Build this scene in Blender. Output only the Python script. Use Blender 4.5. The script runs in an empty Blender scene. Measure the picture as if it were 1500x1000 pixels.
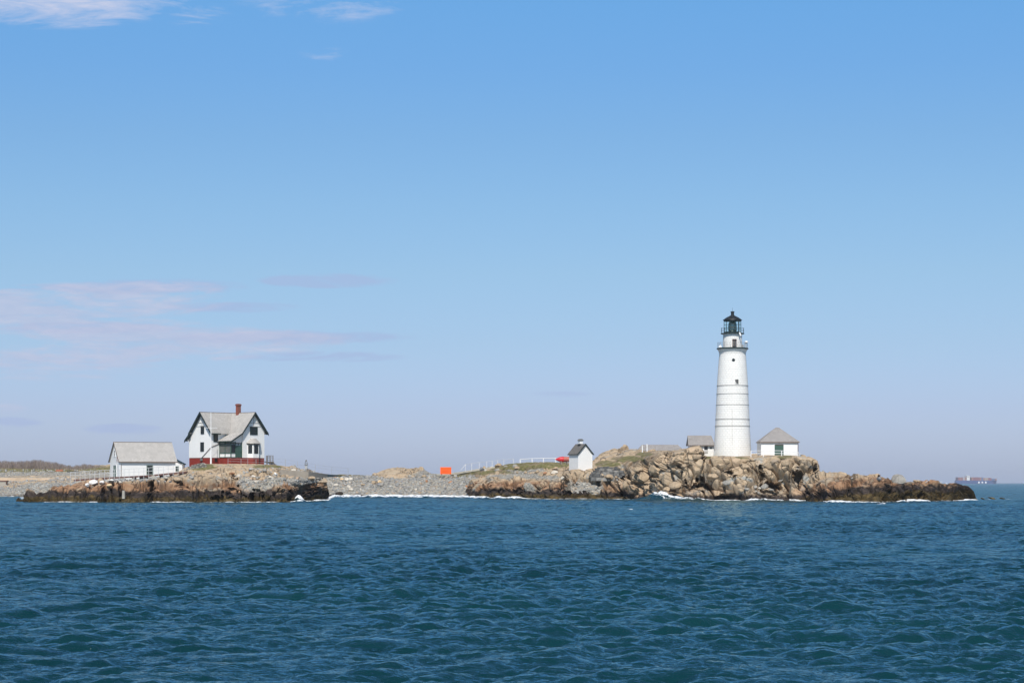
import bpy, bmesh, math, random
import numpy as np
from mathutils import Vector, Matrix
R = math.radians
C = bpy.context.scene.collection
SC = bpy.context.scene

# ------------------------------------------------------------------ camera, sky, sun, exposure
F = 3125.0      # focal length in photo pixels (photo 1500 wide)
H = 3.1         # eye height above the water
HY = 707.0      # horizon row of the photo
cam = bpy.data.cameras.new("camera"); co = bpy.data.objects.new("camera", cam); C.objects.link(co)
co.location = (0, 0, H); co.rotation_euler = (R(90), 0, 0)
cam.sensor_width = 36; cam.lens = 36 * F / 1500; cam.shift_y = (HY - 500) / 1500
cam.clip_start = 0.5; cam.clip_end = 80000
SC.camera = co
SC.view_settings.view_transform = 'Standard'; SC.view_settings.look = 'None'
SC.view_settings.gamma = 1; SC.view_settings.exposure = 0.0
SUN_EL, SUN_AZ = 50.0, 4.0      # azimuth: degrees left of straight behind the camera
sun = bpy.data.lights.new("sun", 'SUN'); sun.energy = 5.0; sun.angle = R(0.53); sun.color = (1.0, 0.945, 0.865)
so = bpy.data.objects.new("sun", sun); C.objects.link(so)
sd = Vector((-math.sin(R(SUN_AZ)) * math.cos(R(SUN_EL)), -math.cos(R(SUN_AZ)) * math.cos(R(SUN_EL)), math.sin(R(SUN_EL))))
so.rotation_euler = sd.to_track_quat('Z', 'Y').to_euler(); so.location = (0, -50, 200)
SC.cycles.max_bounces = 6; SC.cycles.volume_bounces = 0
SC.cycles.use_adaptive_sampling = True; SC.cycles.adaptive_threshold = 0.02

w = bpy.data.worlds.new("World"); SC.world = w; w.use_nodes = True
nt = w.node_tree; nt.nodes.clear()
def wn(t, **k):
    n = nt.nodes.new(t)
    for a, b in k.items(): setattr(n, a, b)
    return n
def wl(a, b): nt.links.new(a, b)
def wmath(op, a, b=None, clamp=False):
    n = wn('ShaderNodeMath', operation=op, use_clamp=clamp)
    for i, v in enumerate((a, b)):
        if v is None: continue
        if isinstance(v, (int, float)): n.inputs[i].default_value = v
        else: wl(v, n.inputs[i])
    return n.outputs[0]
bg = wn('ShaderNodeBackground'); wout = wn('ShaderNodeOutputWorld'); wl(bg.outputs[0], wout.inputs[0])
bg.inputs[1].default_value = 0.110
sky = wn('ShaderNodeTexSky', sky_type='NISHITA'); sky.sun_disc = False
sky.sun_elevation = R(SUN_EL); sky.sun_rotation = math.atan2(sd.x, sd.y)
sky.air_density = 1.0; sky.dust_density = 0.6; sky.ozone_density = 2.0; sky.altitude = 0
tc = wn('ShaderNodeTexCoord'); sep = wn('ShaderNodeSeparateXYZ'); wl(tc.outputs['Generated'], sep.inputs[0])
ele = sep.outputs[2]
tint = wn('ShaderNodeValToRGB'); tr = tint.color_ramp
wl(wmath('MULTIPLY', ele, 3.0, True), tint.inputs[0])
SKY_TINT = [(0.0, (0.66, 0.80, 1.36)), (0.0162, (0.66, 0.78, 1.3)), (0.102, (0.64, 0.73, 1.16)), (0.198, (0.64, 0.755, 1.04)), (0.292, (0.66, 0.80, 1.0)), (0.387, (0.645, 0.83, 1.02)), (0.48, (0.61, 0.84, 1.05)), (0.572, (0.57, 0.87, 1.13)), (0.662, (0.56, 0.93, 1.2)), (1.0, (0.70, 0.88, 1.0))]
tr.elements[0].position = 0; tr.elements[0].color = (*[c * .5 for c in SKY_TINT[0][1]], 1)
tr.elements[1].position = 1; tr.elements[1].color = (*[c * .5 for c in SKY_TINT[-1][1]], 1)
for p, c in SKY_TINT[1:-1]:
    e = tr.elements.new(p); e.color = (*[q * .5 for q in c], 1)
tint2 = wn('ShaderNodeVectorMath', operation='SCALE'); wl(tint.outputs[0], tint2.inputs[0]); tint2.inputs['Scale'].default_value = 2.0
mixt = wn('ShaderNodeMix', data_type='RGBA', blend_type='MULTIPLY'); mixt.inputs[0].default_value = 1
wl(sky.outputs[0], mixt.inputs[6]); wl(tint2.outputs[0], mixt.inputs[7])
# thin clouds: direction space az = x/|y|, el = z/|y|
ay = wmath('MAXIMUM', wmath('ABSOLUTE', sep.outputs[1]), 0.05)
az = wmath('DIVIDE', sep.outputs[0], ay); el = wmath('DIVIDE', ele, ay)
front = wmath('GREATER_THAN', sep.outputs[1], 0.0)
comb = wn('ShaderNodeCombineXYZ'); wl(az, comb.inputs[0]); wl(wmath('MULTIPLY', el, 5.5), comb.inputs[1])
def wnoise(scale, detail, off=(0, 0, 0), rough=0.6, dist=0.0):
    mp = wn('ShaderNodeMapping'); mp.inputs['Location'].default_value = off; wl(comb.outputs[0], mp.inputs[0])
    n = wn('ShaderNodeTexNoise'); n.inputs['Scale'].default_value = scale; n.inputs['Detail'].default_value = detail
    n.inputs['Roughness'].default_value = rough; n.inputs['Distortion'].default_value = dist
    wl(mp.outputs[0], n.inputs[0]); return n.outputs[0]
def blob(px, py, rx, ry):
    a = wmath('MULTIPLY', wmath('SUBTRACT', az, (px - 750) / F), F / rx)
    b = wmath('MULTIPLY', wmath('SUBTRACT', el, (HY - py) / F), F / ry)
    d = wmath('ADD', wmath('MULTIPLY', a, a), wmath('MULTIPLY', b, b))
    return wmath('SUBTRACT', 1.0, d, True)
n1 = wnoise(15, 9, (3.1, 0.4, 0), 0.68, 0.9); n2 = wnoise(48, 7, (7.7, 2.0, 0), 0.7, 0.6)
def clouds(blobs, gain, thr):
    acc = None
    for (px, py, rx, ry, s) in blobs:
        b = wmath('MULTIPLY', blob(px, py, rx, ry), s)
        acc = b if acc is None else wmath('MAXIMUM', acc, b)
    v = wmath('ADD', acc, wmath('MULTIPLY', wmath('SUBTRACT', n1, 0.5), 3.4))
    v = wmath('ADD', v, wmath('MULTIPLY', wmath('SUBTRACT', n2, 0.5), 1.5))
    v = wmath('MULTIPLY', wmath('SUBTRACT', v, thr), gain, True)
    return wmath('MULTIPLY', wmath('MULTIPLY', v, wmath('MULTIPLY', acc, 4.0, True)), front)
white = clouds([(95, -8, 200, 54, 1.25), (290, 22, 60, 20, 0.4), (480, 8, 150, 30, 0.3), (480, 82, 50, 14, 0.28)], 0.75, 0.1)
pink = clouds([(30, 455, 230, 40, 0.85), (235, 424, 110, 16, 0.6), (150, 440, 200, 30, 0.8), (300, 500, 240, 24, 0.75), (190, 487, 190, 22, 0.8), (250, 512, 200, 20, 0.6), (60, 530, 260, 30, 0.7), (10, 600, 40, 10, 0.6)], 1.3, 0.04)
blue = clouds([(480, 411, 110, 12, 0.9), (230, 420, 150, 14, 0.8), (340, 450, 110, 9, 0.75), (430, 494, 190, 12, 0.7), (180, 628, 65, 9, 0.9), (470, 522, 150, 9, 0.7), (130, 480, 190, 10, 0.65), (140, 422, 160, 8, 0.6), (820, 577, 60, 6, 0.4), (20, 618, 50, 9, 0.7)], 1.5, 0.04)
def over(base, fac, col, amt):
    m = wn('ShaderNodeMix', data_type='RGBA'); wl(wmath('MULTIPLY', fac, amt), m.inputs[0]); wl(base, m.inputs[6])
    if isinstance(col, tuple): m.inputs[7].default_value = (*col, 1)
    else: wl(col, m.inputs[7])
    return m.outputs[2]
c = over(mixt.outputs[2], blue, (3.5, 4.4, 6.7), 0.6)
pr = wn('ShaderNodeValToRGB'); wl(wmath('ADD', wmath('MULTIPLY', n2, 0.55), wmath('MULTIPLY', wnoise(26, 8, (1.7, 5.5, 0), 0.7, 0.8), 0.45)), pr.inputs[0])
pr.color_ramp.elements[0].position = 0.38; pr.color_ramp.elements[0].color = (.41, .475, .66, 1); pr.color_ramp.elements[1].position = 0.62; pr.color_ramp.elements[1].color = (.53, .545, .69, 1)
ps = wn('ShaderNodeVectorMath', operation='SCALE'); wl(pr.outputs[0], ps.inputs[0]); ps.inputs['Scale'].default_value = 10.0
c = over(c, pink, ps.outputs[0], 0.72)
c = over(c, white, (6.0, 6.1, 7.4), 0.8)
wl(c, bg.inputs[0])

# ------------------------------------------------------------------ helpers
def P(px, py, Y): return Vector(((px - 750) * Y / F, Y, H + (HY - py) * Y / F))
def setp(o, label=None, cat=None, group=None, kind=None):
    if label: o['label'] = label
    if cat: o['category'] = cat
    if group: o['group'] = group
    if kind: o['kind'] = kind
    return o
def empty(name, loc, rz=0, label=None, cat=None, group=None, kind=None):
    o = bpy.data.objects.new(name, None); C.objects.link(o); o.location = loc; o.rotation_euler = (0, 0, rz)
    o.empty_display_size = 0.3
    return setp(o, label, cat, group, kind)
class MB:
    def __init__(s): s.v = []; s.f = []; s.sm = []
    def add(s, vs, fs, smooth=False):
        b = len(s.v); s.v += [tuple(v) for v in vs]; s.f += [tuple(b + i for i in f) for f in fs]; s.sm += [smooth] * len(fs)
        return s
    def box(s, x0, y0, z0, x1, y1, z1):
        return s.add([(x0,y0,z0),(x1,y0,z0),(x1,y1,z0),(x0,y1,z0),(x0,y0,z1),(x1,y0,z1),(x1,y1,z1),(x0,y1,z1)],
                     [(0,3,2,1),(4,5,6,7),(0,1,5,4),(1,2,6,5),(2,3,7,6),(3,0,4,7)])
    def prism(s, pts, vec):
        n = len(pts); vec = Vector(vec); a = [Vector(p) for p in pts]; b = [p + vec for p in a]
        return s.add(a + b, [tuple(range(n))[::-1], tuple(range(n, 2 * n))] + [(i, (i + 1) % n, n + (i + 1) % n, n + i) for i in range(n)])
    def slab(s, p, t):          # quad or polygon p with thickness t straight down
        return s.prism(p, (0, 0, -t))
    def tube(s, p0, p1, r, seg=6, r1=None):
        p0, p1 = Vector(p0), Vector(p1); d = (p1 - p0).normalized(); a = d.orthogonal().normalized(); b = d.cross(a); r1 = r if r1 is None else r1
        vs = []
        for p, q in ((p0, r), (p1, r1)):
            for i in range(seg):
                t = 2 * math.pi * i / seg; vs.append(p + a * math.cos(t) * q + b * math.sin(t) * q)
        return s.add(vs, [(i, (i + 1) % seg, seg + (i + 1) % seg, seg + i) for i in range(seg)] + [tuple(range(seg))[::-1], tuple(range(seg, 2 * seg))], True)
    def lathe(s, prof, seg=48, smooth=True, cap=True):
        vs = [(r * math.cos(2 * math.pi * i / seg), r * math.sin(2 * math.pi * i / seg), z) for r, z in prof for i in range(seg)]
        fs = [(j * seg + i, j * seg + (i + 1) % seg, (j + 1) * seg + (i + 1) % seg, (j + 1) * seg + i) for j in range(len(prof) - 1) for i in range(seg)]
        if cap: fs += [tuple(range(seg))[::-1], tuple(range((len(prof) - 1) * seg, len(prof) * seg))]
        return s.add(vs, fs, smooth)
    def build(s, name, m, parent=None, loc=None):
        me = bpy.data.meshes.new(name); me.from_pydata(s.v, [], s.f)
        me.polygons.foreach_set('use_smooth', s.sm); me.materials.append(m)
        bm = bmesh.new(); bm.from_mesh(me); bmesh.ops.recalc_face_normals(bm, faces=bm.faces); bm.to_mesh(me); bm.free()
        try: me.set_sharp_from_angle(angle=R(40))
        except Exception: pass
        o = bpy.data.objects.new(name, me); C.objects.link(o)
        if parent: o.parent = parent
        if loc is not None: o.location = loc
        return o

# ------------------------------------------------------------------ materials
def newmat(name):
    m = bpy.data.materials.new(name); m.use_nodes = True; t = m.node_tree
    return m, t, t.nodes['Principled BSDF']
class NT:
    def __init__(s, t): s.t = t
    def n(s, ty, **k):
        n = s.t.nodes.new(ty)
        for a, b in k.items(): setattr(n, a, b)
        return n
    def l(s, a, b): s.t.links.new(a, b)
    def math(s, op, a, b=None, clamp=False, c=None):
        n = s.n('ShaderNodeMath', operation=op, use_clamp=clamp)
        for i, v in enumerate((a, b, c)):
            if v is None: continue
            if isinstance(v, (int, float)): n.inputs[i].default_value = v
            else: s.l(v, n.inputs[i])
        return n.outputs[0]
    def noise(s, vec, scale, detail=4, rough=0.55, dist=0.0, sc=None, col=False):
        if sc is not None:
            mp = s.n('ShaderNodeMapping'); mp.inputs['Scale'].default_value = sc; s.l(vec, mp.inputs[0]); vec = mp.outputs[0]
        n = s.n('ShaderNodeTexNoise'); s.l(vec, n.inputs[0]); n.inputs['Scale'].default_value = scale
        n.inputs['Detail'].default_value = detail; n.inputs['Roughness'].default_value = rough; n.inputs['Distortion'].default_value = dist
        return n.outputs[1 if col else 0]
    def ramp(s, fac, stops):
        r = s.n('ShaderNodeValToRGB'); s.l(fac, r.inputs[0]); e = r.color_ramp.elements
        e[0].position, e[0].color = stops[0][0], (*stops[0][1], 1); e[1].position, e[1].color = stops[-1][0], (*stops[-1][1], 1)
        for p, c in stops[1:-1]:
            q = e.new(p); q.color = (*c, 1)
        return r.outputs[0]
    def mix(s, fac, a, b, mode='MIX'):
        m = s.n('ShaderNodeMix', data_type='RGBA', blend_type=mode)
        for i, v in ((0, fac), (6, a), (7, b)):
            if isinstance(v, (int, float)): m.inputs[i].default_value = v
            elif isinstance(v, tuple): m.inputs[i].default_value = (*v, 1)
            else: s.l(v, m.inputs[i])
        return m.outputs[2]
    def smooth(s, v, a, b):
        n = s.n('ShaderNodeMapRange', interpolation_type='SMOOTHSTEP'); s.l(v, n.inputs[0]); n.inputs[1].default_value = a; n.inputs[2].default_value = b
        return n.outputs[0]
    def bump(s, h, dist, strength=1.0, normal=None):
        b = s.n('ShaderNodeBump'); s.l(h, b.inputs['Height']); b.inputs['Distance'].default_value = dist; b.inputs['Strength'].default_value = strength
        if normal: s.l(normal, b.inputs['Normal'])
        return b.outputs[0]

def paint(name, col, rough=0.6, var=0.12, scale=1.5, bump=0.004, lines=0, linecol=0.75, metal=0.0, spec=0.4):
    """painted or plain surface; lines>0 = courses per metre"""
    m, t, b = newmat(name); k = NT(t); tc = k.n('ShaderNodeTexCoord').outputs['Object']
    f = k.noise(tc, scale, 6, 0.65); g = k.noise(tc, scale * 9, 3)
    v = k.math('ADD', k.math('MULTIPLY', k.math('SUBTRACT', f, 0.5), var * 2), k.math('MULTIPLY', k.math('SUBTRACT', g, 0.5), var))
    val = k.math('ADD', 1.0, v)
    if lines:
        sp = k.n('ShaderNodeSeparateXYZ'); k.l(tc, sp.inputs[0])
        fr = k.math('FRACT', k.math('MULTIPLY', sp.outputs[2], float(lines)))
        ln = k.smooth(fr, 0.0, 0.22)
        val = k.math('MULTIPLY', val, k.math('ADD', linecol, k.math('MULTIPLY', ln, 1 - linecol)))
        h = k.math('ADD', fr, k.math('MULTIPLY', g, 0.3))
    else: h = g
    cm = k.n('ShaderNodeVectorMath', operation='SCALE'); cm.inputs[0].default_value = col; k.l(val, cm.inputs['Scale'])
    k.l(cm.outputs[0], b.inputs['Base Color']); b.inputs['Roughness'].default_value = rough; b.inputs['Metallic'].default_value = metal
    b.inputs['Specular IOR Level'].default_value = spec
    k.l(k.bump(h, bump), b.inputs['Normal'])
    return m
def brick(name, c1, c2, mortar, sx, sy, msize=0.02, rough=0.85, axis='XZ', var=0.25, bump=0.01, off=0.5):
    m, t, b = newmat(name); k = NT(t); tc = k.n('ShaderNodeTexCoord').outputs['Object']
    sp = k.n('ShaderNodeSeparateXYZ'); k.l(tc, sp.inputs[0]); cb = k.n('ShaderNodeCombineXYZ')
    if axis == 'XZ': k.l(k.math('ADD', sp.outputs[0], sp.outputs[1]), cb.inputs[0]); k.l(sp.outputs[2], cb.inputs[1])
    elif axis == 'CYL':
        k.l(k.math('MULTIPLY', k.math('ARCTAN2', sp.outputs[1], sp.outputs[0]), 3.0), cb.inputs[0]); k.l(sp.outputs[2], cb.inputs[1])
    br = k.n('ShaderNodeTexBrick'); k.l(cb.outputs[0], br.inputs[0]); br.offset = off
    br.inputs['Color1'].default_value = (*c1, 1); br.inputs['Color2'].default_value = (*c2, 1); br.inputs['Mortar'].default_value = (*mortar, 1)
    br.inputs['Scale'].default_value = 1; br.inputs['Brick Width'].default_value = sx; br.inputs['Row Height'].default_value = sy; br.inputs['Mortar Size'].default_value = msize
    f = k.noise(tc, 0.9, 6, 0.65); v = k.math('ADD', 1 - var / 2, k.math('MULTIPLY', f, var))
    if axis == 'CYL':   # rain streaks running down the tower
        st = k.noise(tc, 2.2, 4, 0.7, sc=(1, 1, 0.05)); v = k.math('MULTIPLY', v, k.math('ADD', 0.93, k.math('MULTIPLY', st, 0.14)))
    cm = k.n('ShaderNodeVectorMath', operation='SCALE'); k.l(br.outputs[0], cm.inputs[0]); k.l(v, cm.inputs['Scale'])
    k.l(cm.outputs[0], b.inputs['Base Color']); b.inputs['Roughness'].default_value = rough; b.inputs['Specular IOR Level'].default_value = 0.25
    k.l(k.bump(k.math('SUBTRACT', k.noise(tc, 14, 3), k.math('MULTIPLY', br.outputs[1], 2.0)), bump), b.inputs['Normal'])
    return m
def glass_dark(name, col=(0.015, 0.02, 0.022), rough=0.08):
    m, t, b = newmat(name); b.inputs['Base Color'].default_value = (*col, 1); b.inputs['Roughness'].default_value = rough
    k = NT(t); tc = k.n('ShaderNodeTexCoord').outputs['Object']; k.l(k.bump(k.noise(tc, 1.5, 2), 0.01), b.inputs['Normal'])
    return m
M = {}
M['white'] = paint('white_clapboard', (0.785, 0.78, 0.755), 0.55, 0.07, 0.8, 0.01, 4, 0.84)
M['trimwhite'] = paint('white_trim', (0.78, 0.78, 0.77), 0.5, 0.06)
M['railwhite'] = paint('rail_white', (0.74, 0.74, 0.73), 0.5, 0.08)
M['railgrey'] = paint('rail_galvanised', (0.42, 0.43, 0.43), 0.5, 0.15, metal=0.2)
M['greendark'] = paint('dark_green_trim', (0.014, 0.026, 0.024), 0.55, 0.25)
M['green'] = paint('green_door_paint', (0.045, 0.095, 0.075), 0.5, 0.15, 2, 0.006)
M['greenpale'] = paint('pale_green_door_paint', (0.17, 0.215, 0.185), 0.55, 0.15, 2)
M['foundation'] = brick('red_painted_brick', (0.30, 0.045, 0.032), (0.25, 0.035, 0.027), (0.20, 0.035, 0.028), 0.22, 0.075, 0.01)
M['brick'] = brick('red_brick', (0.30, 0.075, 0.045), (0.22, 0.05, 0.035), (0.26, 0.15, 0.12), 0.22, 0.075, 0.012)
M['shingle'] = brick('weathered_shingles', (0.56, 0.53, 0.49), (0.47, 0.445, 0.41), (0.33, 0.31, 0.285), 0.22, 0.17, 0.018, var=0.5, bump=0.02)
M['shingle_dark'] = brick('dark_shingles', (0.215, 0.20, 0.18), (0.16, 0.148, 0.135), (0.10, 0.095, 0.09), 0.22, 0.17, 0.02, var=0.6, bump=0.02)
M['shingle_grey'] = brick('grey_shingles', (0.38, 0.355, 0.335), (0.31, 0.29, 0.275), (0.21, 0.195, 0.185), 0.22, 0.17, 0.018, var=0.5, bump=0.02)
M['tower'] = brick('whitewashed_tower', (0.81, 0.795, 0.755), (0.785, 0.77, 0.73), (0.69, 0.675, 0.64), 0.62, 0.42, 0.03, axis='CYL', var=0.14, bump=0.015)
M['band'] = paint('iron_band', (0.40, 0.385, 0.36), 0.6, 0.3, 3)
M['black'] = paint('black_iron', (0.015, 0.017, 0.018), 0.45, 0.3, 3)
M['greeniron'] = paint('green_black_iron', (0.018, 0.034, 0.032), 0.45, 0.25, 3)
M['pane'] = glass_dark('window_glass')
M['curtain'] = paint('curtained_glass', (0.115, 0.12, 0.11), 0.25, 0.35, 3, lines=0)
M['steel'] = paint('grey_steel', (0.35, 0.36, 0.36), 0.4, 0.2, metal=0.3)
M['orange'] = paint('orange_board', (0.93, 0.11, 0.008), 0.55, 0.06, 1)
M['orange2'] = paint('orange_lettering', (0.70, 0.06, 0.006), 0.55, 0.06, 1)
M['wood'] = paint('weathered_wood', (0.23, 0.20, 0.165), 0.8, 0.35, 3, 0.01)
M['redwood'] = paint('red_brown_beam', (0.13, 0.065, 0.052), 0.8, 0.3, 2, 0.01)
M['pier'] = paint('stained_concrete', (0.36, 0.33, 0.28), 0.85, 0.35, 2, 0.02)
M['buoyred'] = paint('faded_red_paint', (0.55, 0.02, 0.03), 0.45, 0.3, 1.2)
M['rust'] = paint('rusty_steel', (0.30, 0.11, 0.06), 0.8, 0.5, 2.5)
M['brown'] = paint('brown_paint', (0.16, 0.12, 0.095), 0.7, 0.2)
M['stonegrey'] = paint('dark_grey_stone', (0.15, 0.152, 0.15), 0.9, 0.55, 1.6, 0.05)
M['seawall'] = paint('rust_stained_seawall', (0.42, 0.32, 0.225), 0.9, 0.5, 0.5, 0.03)
M['concrete'] = paint('grey_brown_seawall', (0.27, 0.235, 0.19), 0.9, 0.35, 0.6, 0.03)
M['gull'] = paint('white_feathers', (0.8, 0.8, 0.79), 0.7, 0.05)
M['gullgrey'] = paint('grey_feathers', (0.3, 0.31, 0.33), 0.7, 0.1)

# ------------------------------------------------------------------ rock noise (numpy)
def hash3(i, j, k, s):
    h = (i.astype(np.int64) * 374761393 + j.astype(np.int64) * 668265263 + k.astype(np.int64) * 2147483647 + s * 974711) & 0xffffffff
    h = ((h ^ (h >> 13)) * 1274126177) & 0xffffffff
    h = ((h ^ (h >> 16)) * 2246822519) & 0xffffffff
    return ((h ^ (h >> 15)) & 0xffffff) / float(0xffffff)
def worley(p, cell, seed):
    """returns rand of nearest cell, offset vector to it, F2-F1 (metres-ish)"""
    q = p / np.array(cell); b = np.floor(q).astype(np.int64)
    d1 = np.full(len(q), 1e9); d2 = np.full(len(q), 1e9); best = np.zeros((len(q), 3)); bid = np.zeros((len(q), 3), np.int64)
    for dx in (-1, 0, 1):
        for dy in (-1, 0, 1):
            for dz in (-1, 0, 1):
                c = b + np.array([dx, dy, dz]); i, j, k = c[:, 0], c[:, 1], c[:, 2]
                fp = np.stack([i + hash3(i, j, k, seed), j + hash3(i, j, k, seed + 1), k + hash3(i, j, k, seed + 2)], 1)
                v = q - fp; d = (v * v).sum(1)
                m = d < d1
                d2 = np.where(m, d1, np.minimum(d2, d)); d1 = np.where(m, d, d1)
                best[m] = v[m]; bid[m] = c[m]
    i, j, k = bid[:, 0], bid[:, 1], bid[:, 2]
    r = [hash3(i, j, k, seed + 10 + a) for a in range(4)]
    return r, best, np.sqrt(d2) - np.sqrt(d1)
def vnoise(p, scale, seed):
    q = p / scale; b = np.floor(q).astype(np.int64); f = q - b; f = f * f * (3 - 2 * f); o = 0
    for dx in (0, 1):
        for dy in (0, 1):
            for dz in (0, 1):
                wgt = (f[:, 0] if dx else 1 - f[:, 0]) * (f[:, 1] if dy else 1 - f[:, 1]) * (f[:, 2] if dz else 1 - f[:, 2])
                o = o + wgt * hash3(b[:, 0] + dx, b[:, 1] + dy, b[:, 2] + dz, seed)
    return o
def fbm(p, scale, seed, octv=4):
    a, o, t = 1.0, 0, 0
    for i in range(octv): o = o + a * vnoise(p, scale / 2 ** i, seed + i * 7); t += a; a *= 0.5
    return o / t - 0.5
def rockdisp(p, seed, big=4.5):
    """blocky fractured displacement, about -1..1, at several scales"""
    ca, sa = math.cos(0.35), math.sin(0.35)
    q = np.stack([p[:, 0] * ca + p[:, 2] * sa * 0.5, p[:, 1], p[:, 2] * ca - p[:, 0] * sa * 0.35], 1)
    q = q + 0.8 * np.stack([fbm(p, 3.0, seed + 50, 2), fbm(p, 3.0, seed + 60, 2), fbm(p, 3.0, seed + 70, 2)], 1)
    o = 0
    for cell, a, sd_, tilt, crack in (((big * .9, big, big * 1.1), 1.0, 1, 1.3, 0.9), ((big * .42, big * .45, big * .5), 0.42, 31, 1.2, 0.75), ((big * .18, big * .18, big * .2), 0.09, 61, 0.9, 0.12)):
        r, v, e = worley(q, cell, seed + sd_)
        o = o + a * ((r[0] - .5) * 1.3 + tilt * (v[:, 0] * (r[1] - .5) * 1.3 + v[:, 1] * (r[2] - .5) + v[:, 2] * (r[3] * 1.5 - .25 if a > .4 else r[3] - .5))) - crack * np.exp(-(e / 0.075) ** 2) * 1.1
    return o + 0.22 * fbm(p, 1.6, seed + 90, 4)

# ------------------------------------------------------------------ terrain sheets
SURF = []     # (points, screen px, py) for dropping things on
def sheet(name, cols, mat, step, amp, dents=(), seed=1, big=4.5, smooth=False, grass=None, cobble=None, sand=None, kind='structure', rough_soft=0.15):
    """cols: list of (px, [(py,Y) | (None,Y,z)...]); amp: displacement (m) per profile point"""
    xs = np.array([c[0] for c in cols], float); K = len(cols[0][1])
    pts = np.zeros((len(cols), K, 3))
    for i, (px, pr) in enumerate(cols):
        for j, q in enumerate(pr):
            Y = q[1]; z = q[2] if q[0] is None else H + (HY - q[0]) * Y / F
            pts[i, j] = ((px - 750) * Y / F, Y, z)
    nx = int((xs[-1] - xs[0]) * 0.128 / step); u = np.linspace(xs[0], xs[-1], nx)
    cp = np.stack([[np.interp(u, xs, pts[:, j, a]) for a in range(3)] for j in range(K)], 0).transpose(2, 0, 1)  # nx,K,3
    seg = np.linalg.norm(np.diff(cp, axis=1), axis=2).max(0); ns = np.maximum(2, (seg / step).astype(int))
    tt = np.concatenate([np.linspace(j, j + 1, ns[j], endpoint=False) for j in range(K - 1)] + [[K - 1.0]])
    j0 = np.minimum(tt.astype(int), K - 2); fr = (tt - j0)[None, :, None]
    g = cp[:, j0] * (1 - fr) + cp[:, j0 + 1] * fr
    # soften profile corners
    for _ in range(int(0.8 / step)):
        g[:, 1:-1] = 0.25 * g[:, :-2] + 0.5 * g[:, 1:-1] + 0.25 * g[:, 2:]
    am = np.interp(tt, np.arange(K), amp)[None, :] * np.ones((nx, 1))
    nu, nv = g.shape[:2]
    du = np.gradient(g, axis=0); dv = np.gradient(g, axis=1); n = np.cross(du, dv); n /= np.linalg.norm(n, axis=2, keepdims=True) + 1e-9
    for _ in range(3):
        n[1:-1] = (n[:-2] + n[1:-1] + n[2:]) / 3; n[:, 1:-1] = (n[:, :-2] + n[:, 1:-1] + n[:, 2:]) / 3
    p = g.reshape(-1, 3).copy(); nn = n.reshape(-1, 3).copy()
    if nn[:, 2].mean() < 0: nn = -nn
    a = am.reshape(-1)
    px = 750 + p[:, 0] * F / p[:, 1]; py = HY - (p[:, 2] - H) * F / p[:, 1]
    gw = np.zeros(len(p)); cw = np.zeros(len(p)); sw = np.zeros(len(p))
    wob = fbm(p, 4.0, seed + 200, 4)
    def reg(lst):
        o = np.full(len(p), -9.0)
        for (x, y, rx, ry) in lst: o = np.maximum(o, 1.25 - np.sqrt(((px - x) / rx) ** 2 + ((py - y) / ry) ** 2))
        return np.clip((o + wob * 1.2) * 4, 0, 1)
    if grass: gw = reg(grass)
    if cobble: cw = reg(cobble) if not isinstance(cobble, float) else np.full(len(p), cobble)
    if sand: sw = reg(sand)
    soft = np.clip(np.maximum(gw, np.maximum(cw, sw)), 0, 1)
    d = rockdisp(p, seed, big) * a * (1 - soft * (1 - rough_soft))
    p = p + nn * d[:, None]
    dn = 0
    if dents:
        rr_, _, _ = worley(p, (.9, 1.5, .8), seed + 400); dn = (rr_[0] - .5) * 0.75
    for (x, y, rx, ry, dep) in dents:
        m = np.sqrt(((px - x) / (rx * 1.15)) ** 2 + ((py - y) / (ry * 1.1)) ** 2) + wob * 0.6 + dn
        p[:, 1] += dep * np.clip((1.05 - m) * 4.5, 0, 1)
    faces = np.arange(nu * nv).reshape(nu, nv)
    q = np.stack([faces[:-1, :-1], faces[1:, :-1], faces[1:, 1:], faces[:-1, 1:]], -1).reshape(-1, 4)
    o = fastmesh(name, p, q, mat, smooth)
    for nm, arr in (('grass', gw), ('cobble', cw), ('sand', sw)):
        at = o.data.attributes.new(nm, 'FLOAT', 'POINT'); at.data.foreach_set('value', arr.astype(np.float32))
    setp(o, kind=kind)
    SURF.append((p, 750 + p[:, 0] * F / p[:, 1], HY - (p[:, 2] - H) * F / p[:, 1]))
    return o, p.reshape(nu, nv, 3), (gw, cw, sw)
def fastmesh(name, p, q, mat, smooth=True):
    me = bpy.data.meshes.new(name); me.vertices.add(len(p)); me.vertices.foreach_set('co', np.asarray(p, np.float32).ravel())
    k = q.shape[1]; me.loops.add(q.size); me.loops.foreach_set('vertex_index', q.astype(np.int32).ravel())
    me.polygons.add(len(q)); me.polygons.foreach_set('loop_start', np.arange(0, q.size, k, dtype=np.int32))
    me.polygons.foreach_set('loop_total', np.full(len(q), k, np.int32)) if False else None
    me.polygons.foreach_set('use_smooth', np.full(len(q), smooth))
    me.update(calc_edges=True); me.validate()
    me.materials.append(mat); o = bpy.data.objects.new(name, me); C.objects.link(o); return o
def surf(px, py):
    """nearest visible ground point under a photo pixel"""
    best = None
    for p, sx, sy in SURF:
        d = (sx - px) ** 2 + (sy - py) ** 2; m = d < 6
        if not m.any(): continue
        i = np.where(m)[0]; j = i[np.argmin(p[i, 1] + d[i] * 0.5)]
        if best is None or p[j, 1] < best[1]: best = p[j]
    return Vector(best) if best is not None else None

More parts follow.
